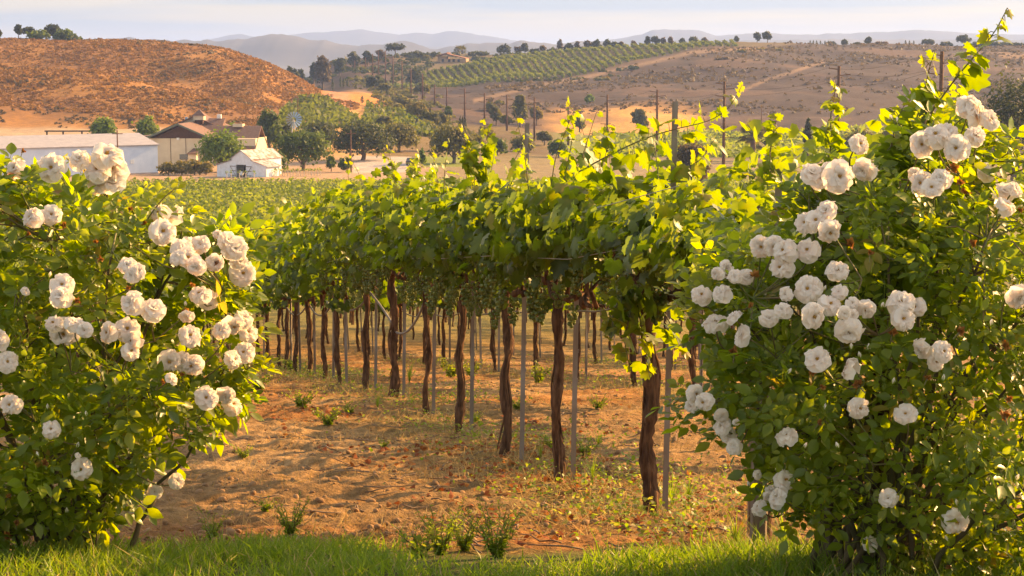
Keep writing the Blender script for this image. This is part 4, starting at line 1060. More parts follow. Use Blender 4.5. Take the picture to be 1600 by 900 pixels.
# fallen red brown leaves
n = 3600
gy = rng.uniform(7.7, 17, n); gx = rowx(gy) + rng.normal(-0.05, 0.75, n)
w = fbm(gx * 1.2, gy * 1.2, 3, 103) + 0.34 * np.exp(-((gy - 11.6) / 1.6) ** 2 - ((gx - 0.05) / .6) ** 2) + 0.1 * np.exp(-((gy - 8.2) / 0.8) ** 2 - ((gx - 1.0) / .6) ** 2)
keep = w > 0.58; gx, gy = gx[keep], gy[keep]; n = len(gx)
lt = MB(); leaves(lt, [FL, QL], np.stack([gx, gy, gz(gx, gy) + rng.uniform(.004, .03, n)], 1), rng.normal(0, .5, (n, 3)) + [0, 0, 1], rvec(n), rng.uniform(.02, .05, n), rng.uniform(0, 1, n))
tag(lt.build('leaf_litter', M['litter']), 'red brown dead vine leaves lying under the front row', 'leaves', kind='stuff')
# clods
n = 5200
gy = 7.8 + 16 * rng.uniform(0, 1, n) ** 1.6; gx = rng.uniform(-.22, .16, n) * gy
keep = fbm(gx * 1.5, gy * 1.5, 2, 107) > 0.46; gx, gy = gx[keep], gy[keep]; n = len(gx)
lump = ICO2[0] * (1 + 0.55 * (fbm(ICO2[0][:, 0] * 2 + 5, ICO2[0][:, 1] * 2 + ICO2[0][:, 2] * 3, 2, 3) - .5))[:, None]
cl = MB().scatter(lump, ICO2[1], np.stack([gx, gy, gz(gx, gy) + .002], 1), frames(rvec(n) + [0, 0, 1.5], rvec(n)), np.stack([1 * np.ones(n), rng.uniform(.6, 1, n), rng.uniform(.4, .7, n)], 1) * (0.006 + 0.022 * rng.uniform(0, 1, n) ** 4)[:, None], rng.uniform(0, 1, n))
tag(cl.build('soil_clods', M['clod'], smooth=True), 'small clods of dry soil on the vineyard floor', 'clods', kind='stuff')

n = 420
gy = 7.6 + 20 * rng.uniform(0, 1, n) ** 1.5; gx = rowx(gy) + rng.normal(0, 1.1, n); a = rng.uniform(0, 3.14, n); tw = MB()
for x, y, q in zip(gx, gy, a):
    l = rng.uniform(.06, .32); t = np.linspace(-.5, .5, 5); xs = x + l * t * math.cos(q) + rng.normal(0, .008, 5); ys = y + l * t * math.sin(q) + rng.normal(0, .008, 5)
    tw.tube(np.stack([xs, ys, gz(xs, ys) + .006 + rng.uniform(0, .02, 5)], 1), [.004, .0045, .004, .003, .002], 5, .5)
tag(tw.build('dead_twigs', M['wood'], smooth=True), 'dead twigs and vine prunings lying on the soil', 'twigs', kind='stuff')

def weed(kind, seed, h):
    b = MB(); rg = np.random.default_rng(seed)
    ns = {'bushy': 14, 'tall': 14, 'tuft': 0}[kind]
    for k in range(ns):
        a = rg.uniform(0, 6.28); sp = (1.3 if kind == 'bushy' else 0.8) * rg.uniform(.3, 1); hh = h * rg.uniform(.5, 1)
        t = np.linspace(0, 1, 8)
        c = np.stack([math.cos(a) * sp * hh * t ** 1.3, math.sin(a) * sp * hh * t ** 1.3, hh * t], 1) + rg.normal(0, .004, (8, 3))
        b.tube(c, np.linspace(.0035, .0012, 8), 4, .4, 1, cap=False)
        m_ = 30 if kind == 'tall' else 14
        q = rg.uniform(0.1, 1, m_); p_ = np.stack([np.interp(q, t, c[:, i]) for i in range(3)], 1)
        leaves(b, [leaflet(1, .34 if kind == 'tall' else .6)[0:1][0:1] and (leaflet(1, .3 if kind == 'tall' else .6)[0], np.array(leaflet()[1]))], p_, rng.normal(0, .6, (m_, 3)) + [0, 0, .8], rvec(m_) + [0, 0, .35], (0.036 if kind == 'tall' else .034) * (1.15 - .6 * q), np.clip(.5 + .4 * q + rng.normal(0, .1, m_), 0, .9))
    if kind == 'tuft':
        for k in range(34):
            a = rg.uniform(0, 6.28); hh = h * rg.uniform(.5, 1); t = np.linspace(0, 1, 6); sp = rg.uniform(.1, .7)
            c = np.stack([math.cos(a) * sp * hh * t ** 2, math.sin(a) * sp * hh * t ** 2, hh * (t - .25 * sp * t * t)], 1)
            s_ = np.array([-math.sin(a), math.cos(a), 0]) * .004
            V_ = np.concatenate([c - s_ * (1 - t[:, None] * .9), c + s_ * (1 - t[:, None] * .9)])
            b.add(V_, np.array([[i, i + 6, i + 7, i + 1] for i in range(5)]), rg.uniform(.2, .9))
    return b.mesh('weed', [M['grass'], M['cane']], True)
WD = {'bushy': [weed('bushy', k, .17) for k in range(3)], 'tall': [weed('tall', 10 + k, .26) for k in range(2)], 'tuft': [weed('tuft', 20 + k, .26) for k in range(2)]}
def at_ground(px, py):
    Ys = np.geomspace(5.5, 60, 500); W = Pn(px, py, Ys); d_ = W[:, 2] - gz(W[:, 0], Ys); k = np.argmax(d_ < 0)
    return W[k, 0], Ys[k], g1(W[k, 0], Ys[k])
for (px, py, kind, sc, lab) in [
    (690, 868, 'tall', .85, 'feathery tall green weeds at the lawn edge below mid picture'), (725, 862, 'tall', .7, 'feathery weed touching the lawn edge beside the taller clump'), (775, 872, 'tall', .9, 'single upright feathery weed at the lawn edge'),
    (655, 872, 'bushy', .9, 'low leafy weed beside the feathery clump at the lawn edge'), (455, 842, 'tall', .75, 'small upright weed on the dirt near the lawn'), (415, 800, 'bushy', .55, 'small pale green weed alone on the bare dirt'),
    (380, 716, 'bushy', .6, 'low weed on the dirt beside the rose bush overhang'), (405, 608, 'bushy', 1.3, 'yellow green weed clump where the aisle meets the far bend'), (470, 640, 'bushy', 1.1, 'weed patch left of the pale soil bank'),
    (512, 668, 'bushy', 1.0, 'bright weed in the aisle below the pale soil bank'), (545, 648, 'bushy', .7, 'flat weed on the aisle side of the soil bank'), (600, 700, 'bushy', .5, 'tiny weed in the middle of the dirt aisle'),
    (706, 590, 'bushy', 1.7, 'round yellow green weed behind the reddish trunk'), (735, 588, 'bushy', 1.4, 'weed clump just past the reddish trunk stake'), (842, 598, 'bushy', 1.5, 'lone weed clump between the front row and the next row'),
    (808, 640, 'bushy', .8, 'bright weed at the stake foot in mid row'), (742, 660, 'bushy', .7, 'small bright weed below the reddish trunk'), (858, 700, 'bushy', .7, 'weed beside the trunk whose stake pokes out high'),
    (935, 640, 'bushy', .9, 'weed with a reddish stem between the two dark trunks'), (915, 712, 'bushy', .8, 'leafy weed right of the forked vine trunk'), (925, 760, 'tuft', .8, 'dry looking grass tuft right of the forked trunk foot'),
    (1050, 800, 'tuft', 1.0, 'green grass tuft at the foot of the tall grey stake'), (1075, 790, 'tuft', .8, 'thin grass tuft between the tall stake and the rose bush'), (1080, 640, 'bushy', .8, 'weed behind the tall stake near the hanging roses'),
    (935, 700, 'tuft', .7, 'small grass tuft between the dark trunks'), (845, 720, 'tuft', .6, 'short grass tuft on the red leaf patch'), (590, 640, 'tuft', .8, 'grass tuft at the foot of the stout wavy trunk'),
    (455, 580, 'bushy', 1.5, 'weed clump at the foot of the far bend trunks'), (640, 600, 'tuft', 1.2, 'yellowish grass tuft between the stout and slender trunks'), (180, 850, 'tuft', .8, 'grass tuft under the tall rose bush'),
    (1225, 868, 'tuft', 1.0, 'tall grass tuft beside the reddish wooden post'), (560, 862, 'bushy', .5, 'low weed in the lawn edge shade'), (330, 845, 'tall', .6, 'small sprig at the lawn edge beside the tall rose bush'), (1150, 862, 'tuft', .9, 'grass tuft left of the reddish wooden post')]:
    X, Y, z = at_ground(px, py)
    o = link('weed', WD[kind][int(rng.integers(0, len(WD[kind])))], None, (X, Y, z - .01)); o.scale = (sc,) * 3; o.rotation_euler = (0, 0, rng.uniform(0, 6))
    tag(o, lab, 'weed', 'weeds on the vineyard soil')
#PART4
# ------------------------------------------------------------------ trees and bushes of the valley and the hills
def crown(mb, lobes, n, leaf, clump=0.16):
    vol = np.array([l[3] * l[4] * l[5] for l in lobes]) ** (2 / 3); k = rng.choice(len(lobes), n // 9 + 1, p=vol / vol.sum())
    Lb = np.array(lobes)[k]; d = rvec(len(k)); d[:, 2] = np.where(d[:, 2] < -0.55, -d[:, 2] * .6, d[:, 2])
    rr = rng.uniform(0, 1, len(k)) ** 0.33
    c = Lb[:, :3] + Lb[:, 3:] * d * rr[:, None]
    cs_ = Lb[:, 3:].mean(1)
    shade = rng.normal(0, .2, len(k))
    m_ = 9; P_ = np.repeat(c, m_, 0) + rng.normal(0, 1, (len(k) * m_, 3)) * np.repeat(cs_, m_)[:, None] * clump
    N_ = np.repeat(d, m_, 0) + rng.normal(0, .6, (len(P_), 3)) + np.array([0, 0, .3])
    leaves(mb, [QL], P_, N_, rvec(len(P_)), leaf * rng.uniform(.6, 1.4, len(P_)), np.clip(.45 + np.repeat(shade, m_) + rng.normal(0, .18, len(P_)), 0, 1))

KINDS = {  # lobes in units of (half width, half width, height), trunk share of the height
    'round': ([(0, 0, .52, .92, .9, .46), (-.45, .1, .38, .55, .5, .34), (.45, -.1, .40, .55, .5, .36), (.1, .2, .74, .6, .6, .25), (-.2, -.3, .62, .55, .5, .28)], .12),
    'broad': ([(0, 0, .52, .95, .8, .40), (-.55, 0, .40, .48, .5, .32), (.55, 0, .38, .48, .5, .32), (-.15, -.2, .72, .6, .6, .26), (.3, .1, .70, .5, .5, .25)], .16),
    'tall': ([(0, 0, .42, .75, .7, .3), (-.25, .1, .68, .55, .5, .2), (.3, 0, .62, .55, .5, .2), (.05, .1, .84, .5, .5, .15), (-.4, 0, .42, .4, .4, .15), (.42, 0, .36, .45, .4, .2)], .2),
    'airy': ([(-.35, 0, .55, .42, .4, .16), (.3, .1, .62, .42, .4, .16), (.0, 0, .82, .45, .4, .15), (-.55, 0, .74, .3, .3, .11), (.6, 0, .45, .3, .3, .12), (.1, 0, .42, .4, .4, .13)], .35),
    'umbrella': ([(0, 0, .78, .95, .9, .16), (-.5, 0, .70, .45, .5, .14), (.5, 0, .72, .45, .5, .14), (0, 0, .90, .45, .4, .10)], .55),
    'bush': ([(0, 0, .42, .85, .8, .46), (-.5, 0, .34, .5, .5, .36), (.5, 0, .36, .5, .5, .36), (.1, 0, .68, .5, .5, .28)], .03),
    'pine': ([(0, 0, .3, .85, .8, .13), (.1, 0, .46, .68, .6, .12), (-.1, 0, .62, .5, .5, .12), (0, 0, .78, .32, .3, .11), (0, 0, .92, .16, .15, .09)], .18),
    'clump': ([(-.6, 0, .45, .38, .5, .4), (-.2, .1, .6, .4, .5, .36), (.2, -.1, .5, .4, .5, .42), (.65, 0, .4, .36, .5, .38), (.4, .1, .72, .3, .3, .2), (-.45, 0, .78, .28, .3, .2)], .05),
}
def tree_meshes(kind, w, h, m, n, leaf):
    lobes, tr = KINDS[kind]
    hw = w / 2
    lob = [(x * hw * .85, y * hw * .85, z * h, rx * hw * rng.uniform(.85, 1.1), ry * hw, rz * h * rng.uniform(.85, 1.08)) for x, y, z, rx, ry, rz in lobes]
    cb = MB(); crown(cb, lob, n, leaf)
    tb = MB(); r = max(.035 * h, .06 * hw) if kind != 'clump' else .02 * h
    top = lob[0][2]
    t = np.linspace(0, 1, 7)
    tb.tube(np.stack([.05 * hw * np.sin(t * 4), 0 * t, -.3 + (top + .3) * t], 1), r * (1.25 - .8 * t), 8, .5, 0, .08)
    for l in lob[1:5]:
        a = np.array([0, 0, max(tr, .15) * h * .9]); b_ = np.array(l[:3])
        tb.tube([a, (a + b_) / 2 + [0, 0, .05 * h], b_], [r * .55, r * .35, r * .15], 6, .5, 0, .1)
    return cb, tb
def tree(px, top_py, w_px, Y, kind, m, label, group=None, name='tree', n=None, cat=None, z=None):
    top = P(px, top_py, Y); z = g1(top.x, Y) if z is None else z; h = max(top.z - z, .6); w = w_px / F * Y
    o = thing(name, label, cat or ('bush' if kind == 'bush' else 'tree'), (top.x, Y, z), group, rng.uniform(-.5, .5))
    pxh = h / Y * F
    n = n or int(np.clip(w_px * pxh * 1.1, 400, 4200))
    leaf = max(2.0 * math.sqrt(w * h / n), .0014 * Y)
    cb, tb = tree_meshes(kind, w, h, m, n, leaf)
    cb.build('crown', M[m], o); tb.build('trunk', M['treebark'], o, True)
    return o
for a in [
    (160, 181, 46, 425, 'round', 'tree_bright', 'clipped round green tree behind the long pale shed roof'), (228, 180, 38, 445, 'round', 'tree_bright', 'round bright green tree beside the brown gable roof eave'),
    (345, 204, 78, 388, 'round', 'tree_bright', 'rounded green tree covering the front of the cream winery hall'), (419, 171, 52, 436, 'tall', 'tree_green', 'tall green tree with bare trunk between winery roof and windmill'),
    (472, 202, 92, 386, 'broad', 'tree_green', 'broad green tree just past the small white barn'), (498, 191, 70, 440, 'round', 'tree_dark', 'dark tree crown rising behind the broad green tree'),
    (566, 190, 104, 415, 'broad', 'tree_dark', 'widest dark reddish green tree behind the pale parking lot'), (622, 192, 70, 446, 'broad', 'tree_olive', 'yellow olive tree next to the widest dark tree'),
    (708, 195, 82, 405, 'broad', 'tree_olive', 'domed dark olive tree standing alone by the lawn'), (812, 147, 30, 640, 'tall', 'tree_olive', 'tall slender pale tree alone on the orange dry grass'),
    (775, 166, 26, 610, 'airy', 'tree_olive', 'low scrubby tree left of the slender pale tree'), (766, 160, 22, 690, 'bush', 'tree_olive', 'grey green bush on the slope above the domed olive tree'),
    (780, 157, 18, 720, 'bush', 'tree_olive', 'small grey bush higher on the slope above the poles'), (700, 166, 18, 640, 'tall', 'tree_green', 'small dark tree between two utility poles on the slope'),
    (921, 149, 17, 745, 'round', 'tree_bright', 'small round bright tree on the dry far slope'), (1000, 168, 36, 630, 'airy', 'tree_olive', 'pale thin tree on the far edge of the green field'),
    (1263, 183, 27, 440, 'pine', 'tree_dark', 'narrow pine rising behind the vine leaves beyond the palms'), (1080, 216, 62, 300, 'broad', 'tree_brown', 'low brown leafless looking tree in the green field'),
    (1588, 112, 140, 300, 'round', 'tree_dark', 'large dark olive tree beside the climbing white roses at the slope foot'), (1345, 200, 60, 420, 'broad', 'tree_olive', 'hazy olive tree on the field edge behind the upright cane'),
    (1395, 195, 46, 430, 'airy', 'tree_yellow', 'yellowish thin tree behind the vine canes'), (1420, 205, 50, 410, 'broad', 'tree_olive', 'greyish tree low behind the vine canes and roses'), (938, 40 + 85, 22, 850, 'bush', 'tree_olive', 'yellow green bush at the foot of the hillside vines'),
    (948, 128, 12, 850, 'bush', 'tree_yellow', 'small orange bush beside the yellow green bush under the vines'), (1190, 83, 22, 985, 'airy', 'tree_yellow', 'yellow thin tree high on the shaded far slope'), (1160, 88, 18, 950, 'airy', 'tree_yellow', 'faint yellow tree left of the high yellow tree'),
    (1218, 86, 14, 985, 'airy', 'tree_yellow', 'small yellow tree right of the high yellow tree'), (1128, 95, 26, 900, 'bush', 'tree_brown', 'brown brush clump on the far slope under the track'),
    (660, 128, 30, 800, 'bush', 'tree_olive', 'olive bush at the lower corner of the hillside vines'), (648, 105, 34, 905, 'bush', 'tree_dark', 'dark bush on the slope under the ridge house'),
    (585, 118, 30, 800, 'clump', 'tree_dark', 'dark thicket above the orange cut field'), (602, 130, 26, 790, 'clump', 'tree_olive', 'thicket on the upper edge of the orange cut field'), (628, 150, 30, 690, 'clump', 'tree_olive', 'olive thicket right of the orange cut field'),
    (652, 158, 40, 610, 'clump', 'tree_yellow', 'yellow green thicket climbing the gully beside the poles'), (672, 172, 34, 560, 'clump', 'tree_olive', 'olive thicket low in the gully beside the poles'), (640, 178, 30, 560, 'bush', 'tree_bright', 'bright bush at the bottom of the gully'),
    (690, 175, 26, 570, 'airy', 'tree_olive', 'thin tree at the mouth of the gully'), (600, 180, 34, 520, 'bush', 'tree_olive', 'olive bush behind the yellow olive tree'), (838, 165, 26, 650, 'airy', 'tree_yellow', 'faint pale tree right of the slender pale tree'),
    (790, 180, 34, 600, 'airy', 'tree_olive', 'sparse tree on the orange slope near the slender pale tree'), (905, 178, 26, 620, 'airy', 'tree_olive', 'sparse pale tree at the field corner'),
    (540, 243, 25, 378, 'bush', 'tree_green', 'clipped dark bush under the widest dark tree'), (517, 243, 15, 380, 'round', 'tree_green', 'small clipped tree between the broad tree and the clipped bush'), (659, 229, 13, 390, 'bush', 'tree_bright', 'small bright bush beside the lawn'),
    (690, 200, 34, 455, 'broad', 'tree_dark', 'dark tree behind the domed olive tree'), (363, 189, 26, 470, 'round', 'tree_bright', 'green treetop peeking over the winery roof ridge'),
    (735, 205, 46, 470, 'broad', 'tree_olive', 'olive tree behind the domed tree, touching the first tall vine shoot'), (776, 214, 40, 450, 'bush', 'tree_green', 'low green bush between the domed tree and the metal stake'),
    (815, 212, 44, 470, 'bush', 'tree_olive', 'spreading olive bush right of the metal stake top'), (850, 205, 36, 500, 'airy', 'tree_olive', 'thin olive tree at the near corner of the green field'), (760, 196, 30, 520, 'clump', 'tree_yellow', 'yellowish thicket above the domed olive tree'),
    (872, 214, 34, 450, 'bush', 'tree_green', 'small green bush on the edge of the green field'), (640, 208, 34, 470, 'broad', 'tree_green', 'green tree at the back of the lawn'), (585, 200, 50, 460, 'broad', 'tree_dark', 'dark tree filling the gap behind the widest dark tree'),
    (445, 196, 34, 455, 'round', 'tree_dark', 'dark round tree between windmill and tall green tree'), (400, 236, 26, 374, 'bush', 'tree_green', 'green bush behind the white barn roof'), (432, 236, 34, 376, 'round', 'tree_green', 'green tree crown touching the barn side roof'),
    # skyline
    (28, 38, 16, 745, 'airy', 'tree_dark', 'feathery dark tree on the hill top, first of the skyline clump'), (45, 42, 30, 748, 'airy', 'tree_dark', 'spreading dark tree on the left hill top'), (60, 46, 40, 744, 'bush', 'tree_green', 'leafy green tree low on the left hill top'),
    (84, 38, 40, 750, 'airy', 'tree_dark', 'tallest open crowned tree on the left hill top'), (100, 46, 40, 744, 'bush', 'tree_green', 'dense green tree at the middle of the hill top clump'), (116, 54, 24, 746, 'bush', 'tree_green', 'lowest green tree ending the hill top clump'), (-4, 44, 18, 745, 'airy', 'tree_dark', 'dark tree cut by the picture edge on the hill top'),
    (456, 103, 22, 900, 'clump', 'tree_dark', 'small far thicket beyond the left hill slope'), (470, 108, 18, 920, 'airy', 'tree_dark', 'thin far tree beyond the left hill slope'), (503, 87, 34, 880, 'tall', 'tree_brown', 'big brown green tree at the end of the left hill'),
    (490, 96, 16, 930, 'airy', 'tree_dark', 'thin tree leaning out beside the big brown green tree'), (530, 90, 22, 960, 'tall', 'tree_dark', 'dark ridge tree right of the big brown green tree'), (552, 81, 24, 1000, 'tall', 'tree_dark', 'tall dark ridge tree with a pointed top'),
    (574, 79, 22, 1020, 'airy', 'tree_dark', 'airy ridge tree before the umbrella shaped tree'), (594, 78, 18, 1040, 'airy', 'tree_brown', 'thin ridge tree beside the umbrella shaped tree'), (617, 69, 32, 1050, 'umbrella', 'tree_dark', 'umbrella shaped tree tallest on the ridge'),
    (650, 80, 30, 1060, 'bush', 'tree_dark', 'wide round topped tree on the ridge left of the house'), (677, 82, 9, 1060, 'round', 'tree_dark', 'tiny round tree touching the ridge house'), (666, 87, 14, 1050, 'bush', 'tree_olive', 'low pale bush left of the ridge house'),
    (747, 82, 36, 1070, 'clump', 'tree_dark', 'dark jagged hedge trees right of the two tall palms'), (787, 69, 22, 1080, 'round', 'tree_dark', 'rounded tree rising alone on the ridge past the hedge trees'), (820, 68, 15, 1085, 'tall', 'tree_dark', 'pale tall ridge tree in a group of four'),
    (809, 73, 14, 1088, 'airy', 'tree_brown', 'airy pinkish ridge tree before the tall one'), (836, 77, 18, 1085, 'bush', 'tree_dark', 'low dark ridge tree right of the tall one'), (848, 72, 12, 1085, 'airy', 'tree_brown', 'last thin tree of the ridge group of four'),
    (865, 77, 7, 1085, 'airy', 'tree_brown', 'tiny faint ridge tree alone in the gap'), (875, 62, 10, 1070, 'tall', 'tree_brown', 'slim tall tree at the start of the long skyline row'), (888, 68, 20, 1068, 'bush', 'tree_dark', 'dark bushy tree next to the slim tall tree'), (902, 65, 9, 1068, 'tall', 'tree_brown', 'narrow reddish tree on the skyline above the vines'),
    (918, 64, 14, 1062, 'airy', 'tree_brown', 'airy tree on the skyline above the hillside vines'), (932, 62, 18, 1060, 'bush', 'tree_dark', 'dense dark tree on the skyline above the hillside vines'), (948, 62, 15, 1058, 'airy', 'tree_dark', 'open dark tree above the middle of the hillside vines'), (960, 65, 13, 1056, 'clump', 'tree_dark', 'double crowned tree above the hillside vines'),
    (971, 66, 9, 1056, 'round', 'tree_brown', 'small round tree above the hillside vines'), (990, 65, 11, 1054, 'airy', 'tree_brown', 'pale small tree on the skyline before the three tall ones'), (1012, 57, 9, 1052, 'tall', 'tree_dark', 'narrow tree, first of three tall skyline trees'), (1024, 56, 18, 1052, 'airy', 'tree_dark', 'broadest of three tall skyline trees'),
    (1036, 59, 10, 1052, 'airy', 'tree_brown', 'last of three tall skyline trees'), (1048, 58, 8, 1052, 'tall', 'tree_brown', 'slim tree left of the rounded skyline tree'), (1066, 60, 9, 1052, 'tall', 'tree_dark', 'dark slim tree near the rounded skyline tree'), (1083, 58, 16, 1054, 'round', 'tree_dark', 'rounded skyline tree above the vine hill top'),
    (1101, 60, 11, 1054, 'airy', 'tree_brown', 'airy tree just past the rounded skyline tree'), (1151, 58, 5, 1056, 'tall', 'tree_dark', 'single thin tree on the bare hill top'), (1183, 50, 14, 1056, 'airy', 'tree_dark', 'smaller of the two big trees on the bare hill top'), (1199, 49, 20, 1058, 'airy', 'tree_dark', 'bigger of the two big trees on the bare hill top'),
    (1300, 66, 14, 1062, 'clump', 'tree_dark', 'low thicket after the row of thin cypresses'), (1319, 63, 12, 1064, 'airy', 'tree_dark', 'open tree after the row of thin cypresses'), (1340, 68, 12, 1066, 'clump', 'tree_dark', 'low scrub tree on the far skyline'), (1357, 58, 10, 1066, 'round', 'tree_dark', 'lone upright tree on the far skyline'),
    (1378, 67, 22, 1070, 'clump', 'tree_brown', 'low brush line on the far skyline'), (1450, 62, 22, 1074, 'clump', 'tree_dark', 'jagged dark trees behind the pole and cane'), (1478, 66, 24, 1076, 'bush', 'tree_dark', 'dark low trees left of the big far tree'), (1506, 55, 32, 1076, 'airy', 'tree_dark', 'big far tree on the right skyline behind the long cane'),
    (1530, 66, 26, 1078, 'clump', 'tree_dark', 'tree line just past the big far tree'), (1560, 66, 40, 1080, 'clump', 'tree_dark', 'hazy tree line crossing behind the long cane'), (1592, 68, 40, 1080, 'clump', 'tree_dark', 'hazy tree line at the end of the skyline')]:
    tree(*a)
# the olive yellow hedge before the winery, each shrub a thing
for px, w, tp, l in ((262, 30, 251, 'low'), (283, 34, 249, 'widest'), (303, 34, 249, 'taller yellow'), (321, 28, 252, 'last')):
    tree(px, tp, w, 377, 'bush', 'tree_yellow', '%s olive yellow shrub of the hedge before the cream winery wall' % l, 'hedge shrubs before the winery', 'shrub')
# cypresses
cyb = MB(); nl = 260; t = rng.uniform(0, 1, nl) ** .9; a = rng.uniform(0, 6.28, nl); rr = .5 * np.sin(np.clip(t * .93 + .07, 0, 1) * math.pi) ** .6 * (1 - .45 * t)
leaves(cyb, [QL], np.stack([rr * np.cos(a), rr * np.sin(a), .03 + t * .93], 1) * np.array([1, 1, 1]), np.stack([np.cos(a), np.sin(a), 0 * a + .4], 1), np.array([0, 0, 1.0]) + .3 * rvec(nl), np.full(nl, .13), np.clip(rng.normal(.45, .2, nl), 0, 1))
CYC = cyb.mesh('crown', M['tree_dark']); CYT = MB().tube([[0, 0, -.05], [0, 0, .5], [0, 0, .9]], [.09, .05, .02], 6).mesh('trunk', M['treebark'])
for grp, lab, lst in (
    ('cypresses below the ridge house', 'thin dark cypress in the row below the ridge house', [(668, 106), (675, 108), (679, 109), (682, 109), (686, 109), (689, 107), (692, 107), (697, 106), (701, 108), (711, 102), (713, 101), (717, 101), (720, 100), (727, 100), (733, 100), (736, 101), (739, 100), (742, 101), (749, 99)]),
    ('cypresses along the vine hill track', 'dark cypress spaced along the upper edge of the hillside vines', [(755, 97), (762, 95), (766, 95), (774, 95), (783, 94), (792, 93), (801, 93)]),
    ('cypresses in the gully', 'slim cypress standing in the gully beside the utility poles', [(520, 122), (532, 120), (537, 122), (543, 124), (556, 132), (566, 155), (575, 160), (582, 172), (605, 138), (614, 150), (656, 164), (664, 170), (672, 168), (688, 190), (632, 150), (640, 155), (596, 140), (652, 190)]),
    ('cypresses by the domed olive tree', 'short cypress in a tight group of three above the domed olive tree', [(719, 181), (723, 182), (727, 183)]),
    ('thin skyline cypresses', 'thin dark cypress in the row on the bare skyline', [(1266, 64), (1271, 64), (1276, 64), (1282, 65), (1289, 67), (1294, 66), (1303, 67), (1415, 64), (1421, 65), (1428, 63)])):
    for px, tp in lst:
        Y = {'cypresses below the ridge house': 960, 'cypresses along the vine hill track': 985, 'cypresses in the gully': float(np.interp(tp, [120, 140, 160, 190], [860, 760, 640, 540])), 'cypresses by the domed olive tree': 560, 'thin skyline cypresses': 1060}[grp]
        top = P(px, tp, Y); z = g1(top.x, Y); h = max(top.z - z, 2.5)
        h = min(h, 11.0) if 'gully' in grp else min(h, 8.0)
        w = {'gully': 1.7}.get(grp.split()[-1], 1.35)
        o = thing('cypress', lab, 'cypress', (top.x, Y, z), grp, rng.uniform(0, 6)); o.scale = (w, w, h)
        link('crown', CYC, o); link('trunk', CYT, o)

# palms
def palm(px, top_py, Y, w, label, group, fan=True, n=34):
    top = P(px, top_py, Y); z = g1(top.x, Y); h = top.z - z
    o = thing('palm_tree', label, 'palm tree', (top.x, Y, z), group)
    MB().tube([[0, 0, -.3], [.1, 0, h * .5], [0, 0, h - w * .28]], [w * .09, w * .075, w * .08], 8, .5, 0, .1).build('trunk', M['treebark'], o, True)
    b = MB()
    for k in range(n):
        a = rng.uniform(0, 6.28); el = rng.uniform(-.7, 1.3); L_ = w * .5 * rng.uniform(.8, 1.1)
        d = np.array([math.cos(a) * math.cos(el), math.sin(a) * math.cos(el), math.sin(el)])
        base = np.array([0, 0, h - w * .3]); tip = base + d * L_ + [0, 0, -.12 * L_]
        mid = base + d * L_ * .5 + [0, 0, .04 * L_]
        b.tube([base, mid, tip], w * .008, 4, .3, 0, cap=False)
        f = 13; an = np.linspace(-1.25, 1.25, f)
        q = np.cross(d, [0, 0, 1.0]); q /= np.linalg.norm(q) + 1e-6
        tips = np.array([np.cos(x) * d + np.sin(x) * q + [0, 0, -.25 * abs(math.sin(x)) - .1] for x in an])
        sd = np.array([-np.sin(x) * d + np.cos(x) * q for x in an]) * w * .022
        c = np.broadcast_to(mid, tips.shape)
        Vv = np.stack([c, c + tips * L_ * .3 + sd, c + tips * L_ * .58, c + tips * L_ * .3 - sd], 1).reshape(-1, 3)
        b.add(Vv, (np.arange(f) * 4)[:, None] + np.array([[0, 1, 2, 3]]), rng.uniform(.2, .9))
    b.build('crown', M['tree_olive'], o)
palm(1176, 194, 430, 8.0, 'bushy fan palm behind the vines, left one of the pair', 'fan palms by the green field')
palm(1201, 199, 445, 8.0, 'bushy fan palm behind the vines, right one of the pair', 'fan palms by the green field')
palm(716, 73, 1075, 6.2, 'tall thin palm right of the ridge house, nearer the house', 'tall palms on the ridge', n=26)
palm(722, 74, 1080, 6.2, 'tall thin palm right of the ridge house, farther from it', 'tall palms on the ridge', n=26)

# scrub covering the dry hills
def scrubfield(name, label, n, fn, size, m, per=14):
    X, Y = fn(n); z = gz(X, Y); k = len(X)
    b = MB(); sz = size * rng.uniform(.45, 1.5, k) * (1 + .6 * (rng.uniform(size=k) < .08))
    a = rng.uniform(0, 6.28, (k, per)); el = np.arccos(rng.uniform(-.1, 1, (k, per)))
    d = np.stack([np.sin(el) * np.cos(a), np.sin(el) * np.sin(a), .75 * np.cos(el)], -1)
    P_ = (np.stack([X, Y, z], 1)[:, None, :] + d * sz[:, None, None] * .75).reshape(-1, 3)
    sh = np.repeat(np.clip(rng.normal(.4, .25, k), 0, 1), per)
    leaves(b, [QL], P_, d.reshape(-1, 3) + rng.normal(0, .35, (len(P_), 3)), rvec(len(P_)), np.repeat(sz, per) * .85, np.clip(sh + rng.normal(0, .1, len(P_)), 0, 1))
    tag(b.build(name, M[m]), label, 'scrub', kind='stuff')
def lh(n):
    Y = rng.uniform(500, 770, n); px = rng.uniform(-120, 560, n); X = (px - 800) / (F * 1.0069) * Y
    dn = fbm(X / 22, Y / 22, 3, 131)
    low = np.interp(px, [-120, 100, 250, 400, 480, 560], [555, 550, 530, 505, 535, 620])
    keep = (dn + .1 * rng.normal(size=n) > .42) & (Y > low) & ~((px > 500) & (Y > 640)); return X[keep], Y[keep]
scrubfield('hill_scrub', 'rust brown dry brush covering the rounded hill', 42000, lh, 0.55, 'scrub', 8)
def lh2(n):
    Y = rng.uniform(520, 770, n); px = rng.uniform(-120, 520, n); X = (px - 800) / (F * 1.0069) * Y
    keep = (fbm(X / 15, Y / 15, 3, 137) > .56); return X[keep], Y[keep]
scrubfield('hill_scrub', 'darker brush patches among the rust brown brush of the hill', 5200, lh2, 0.7, 'tree_brown', 8)
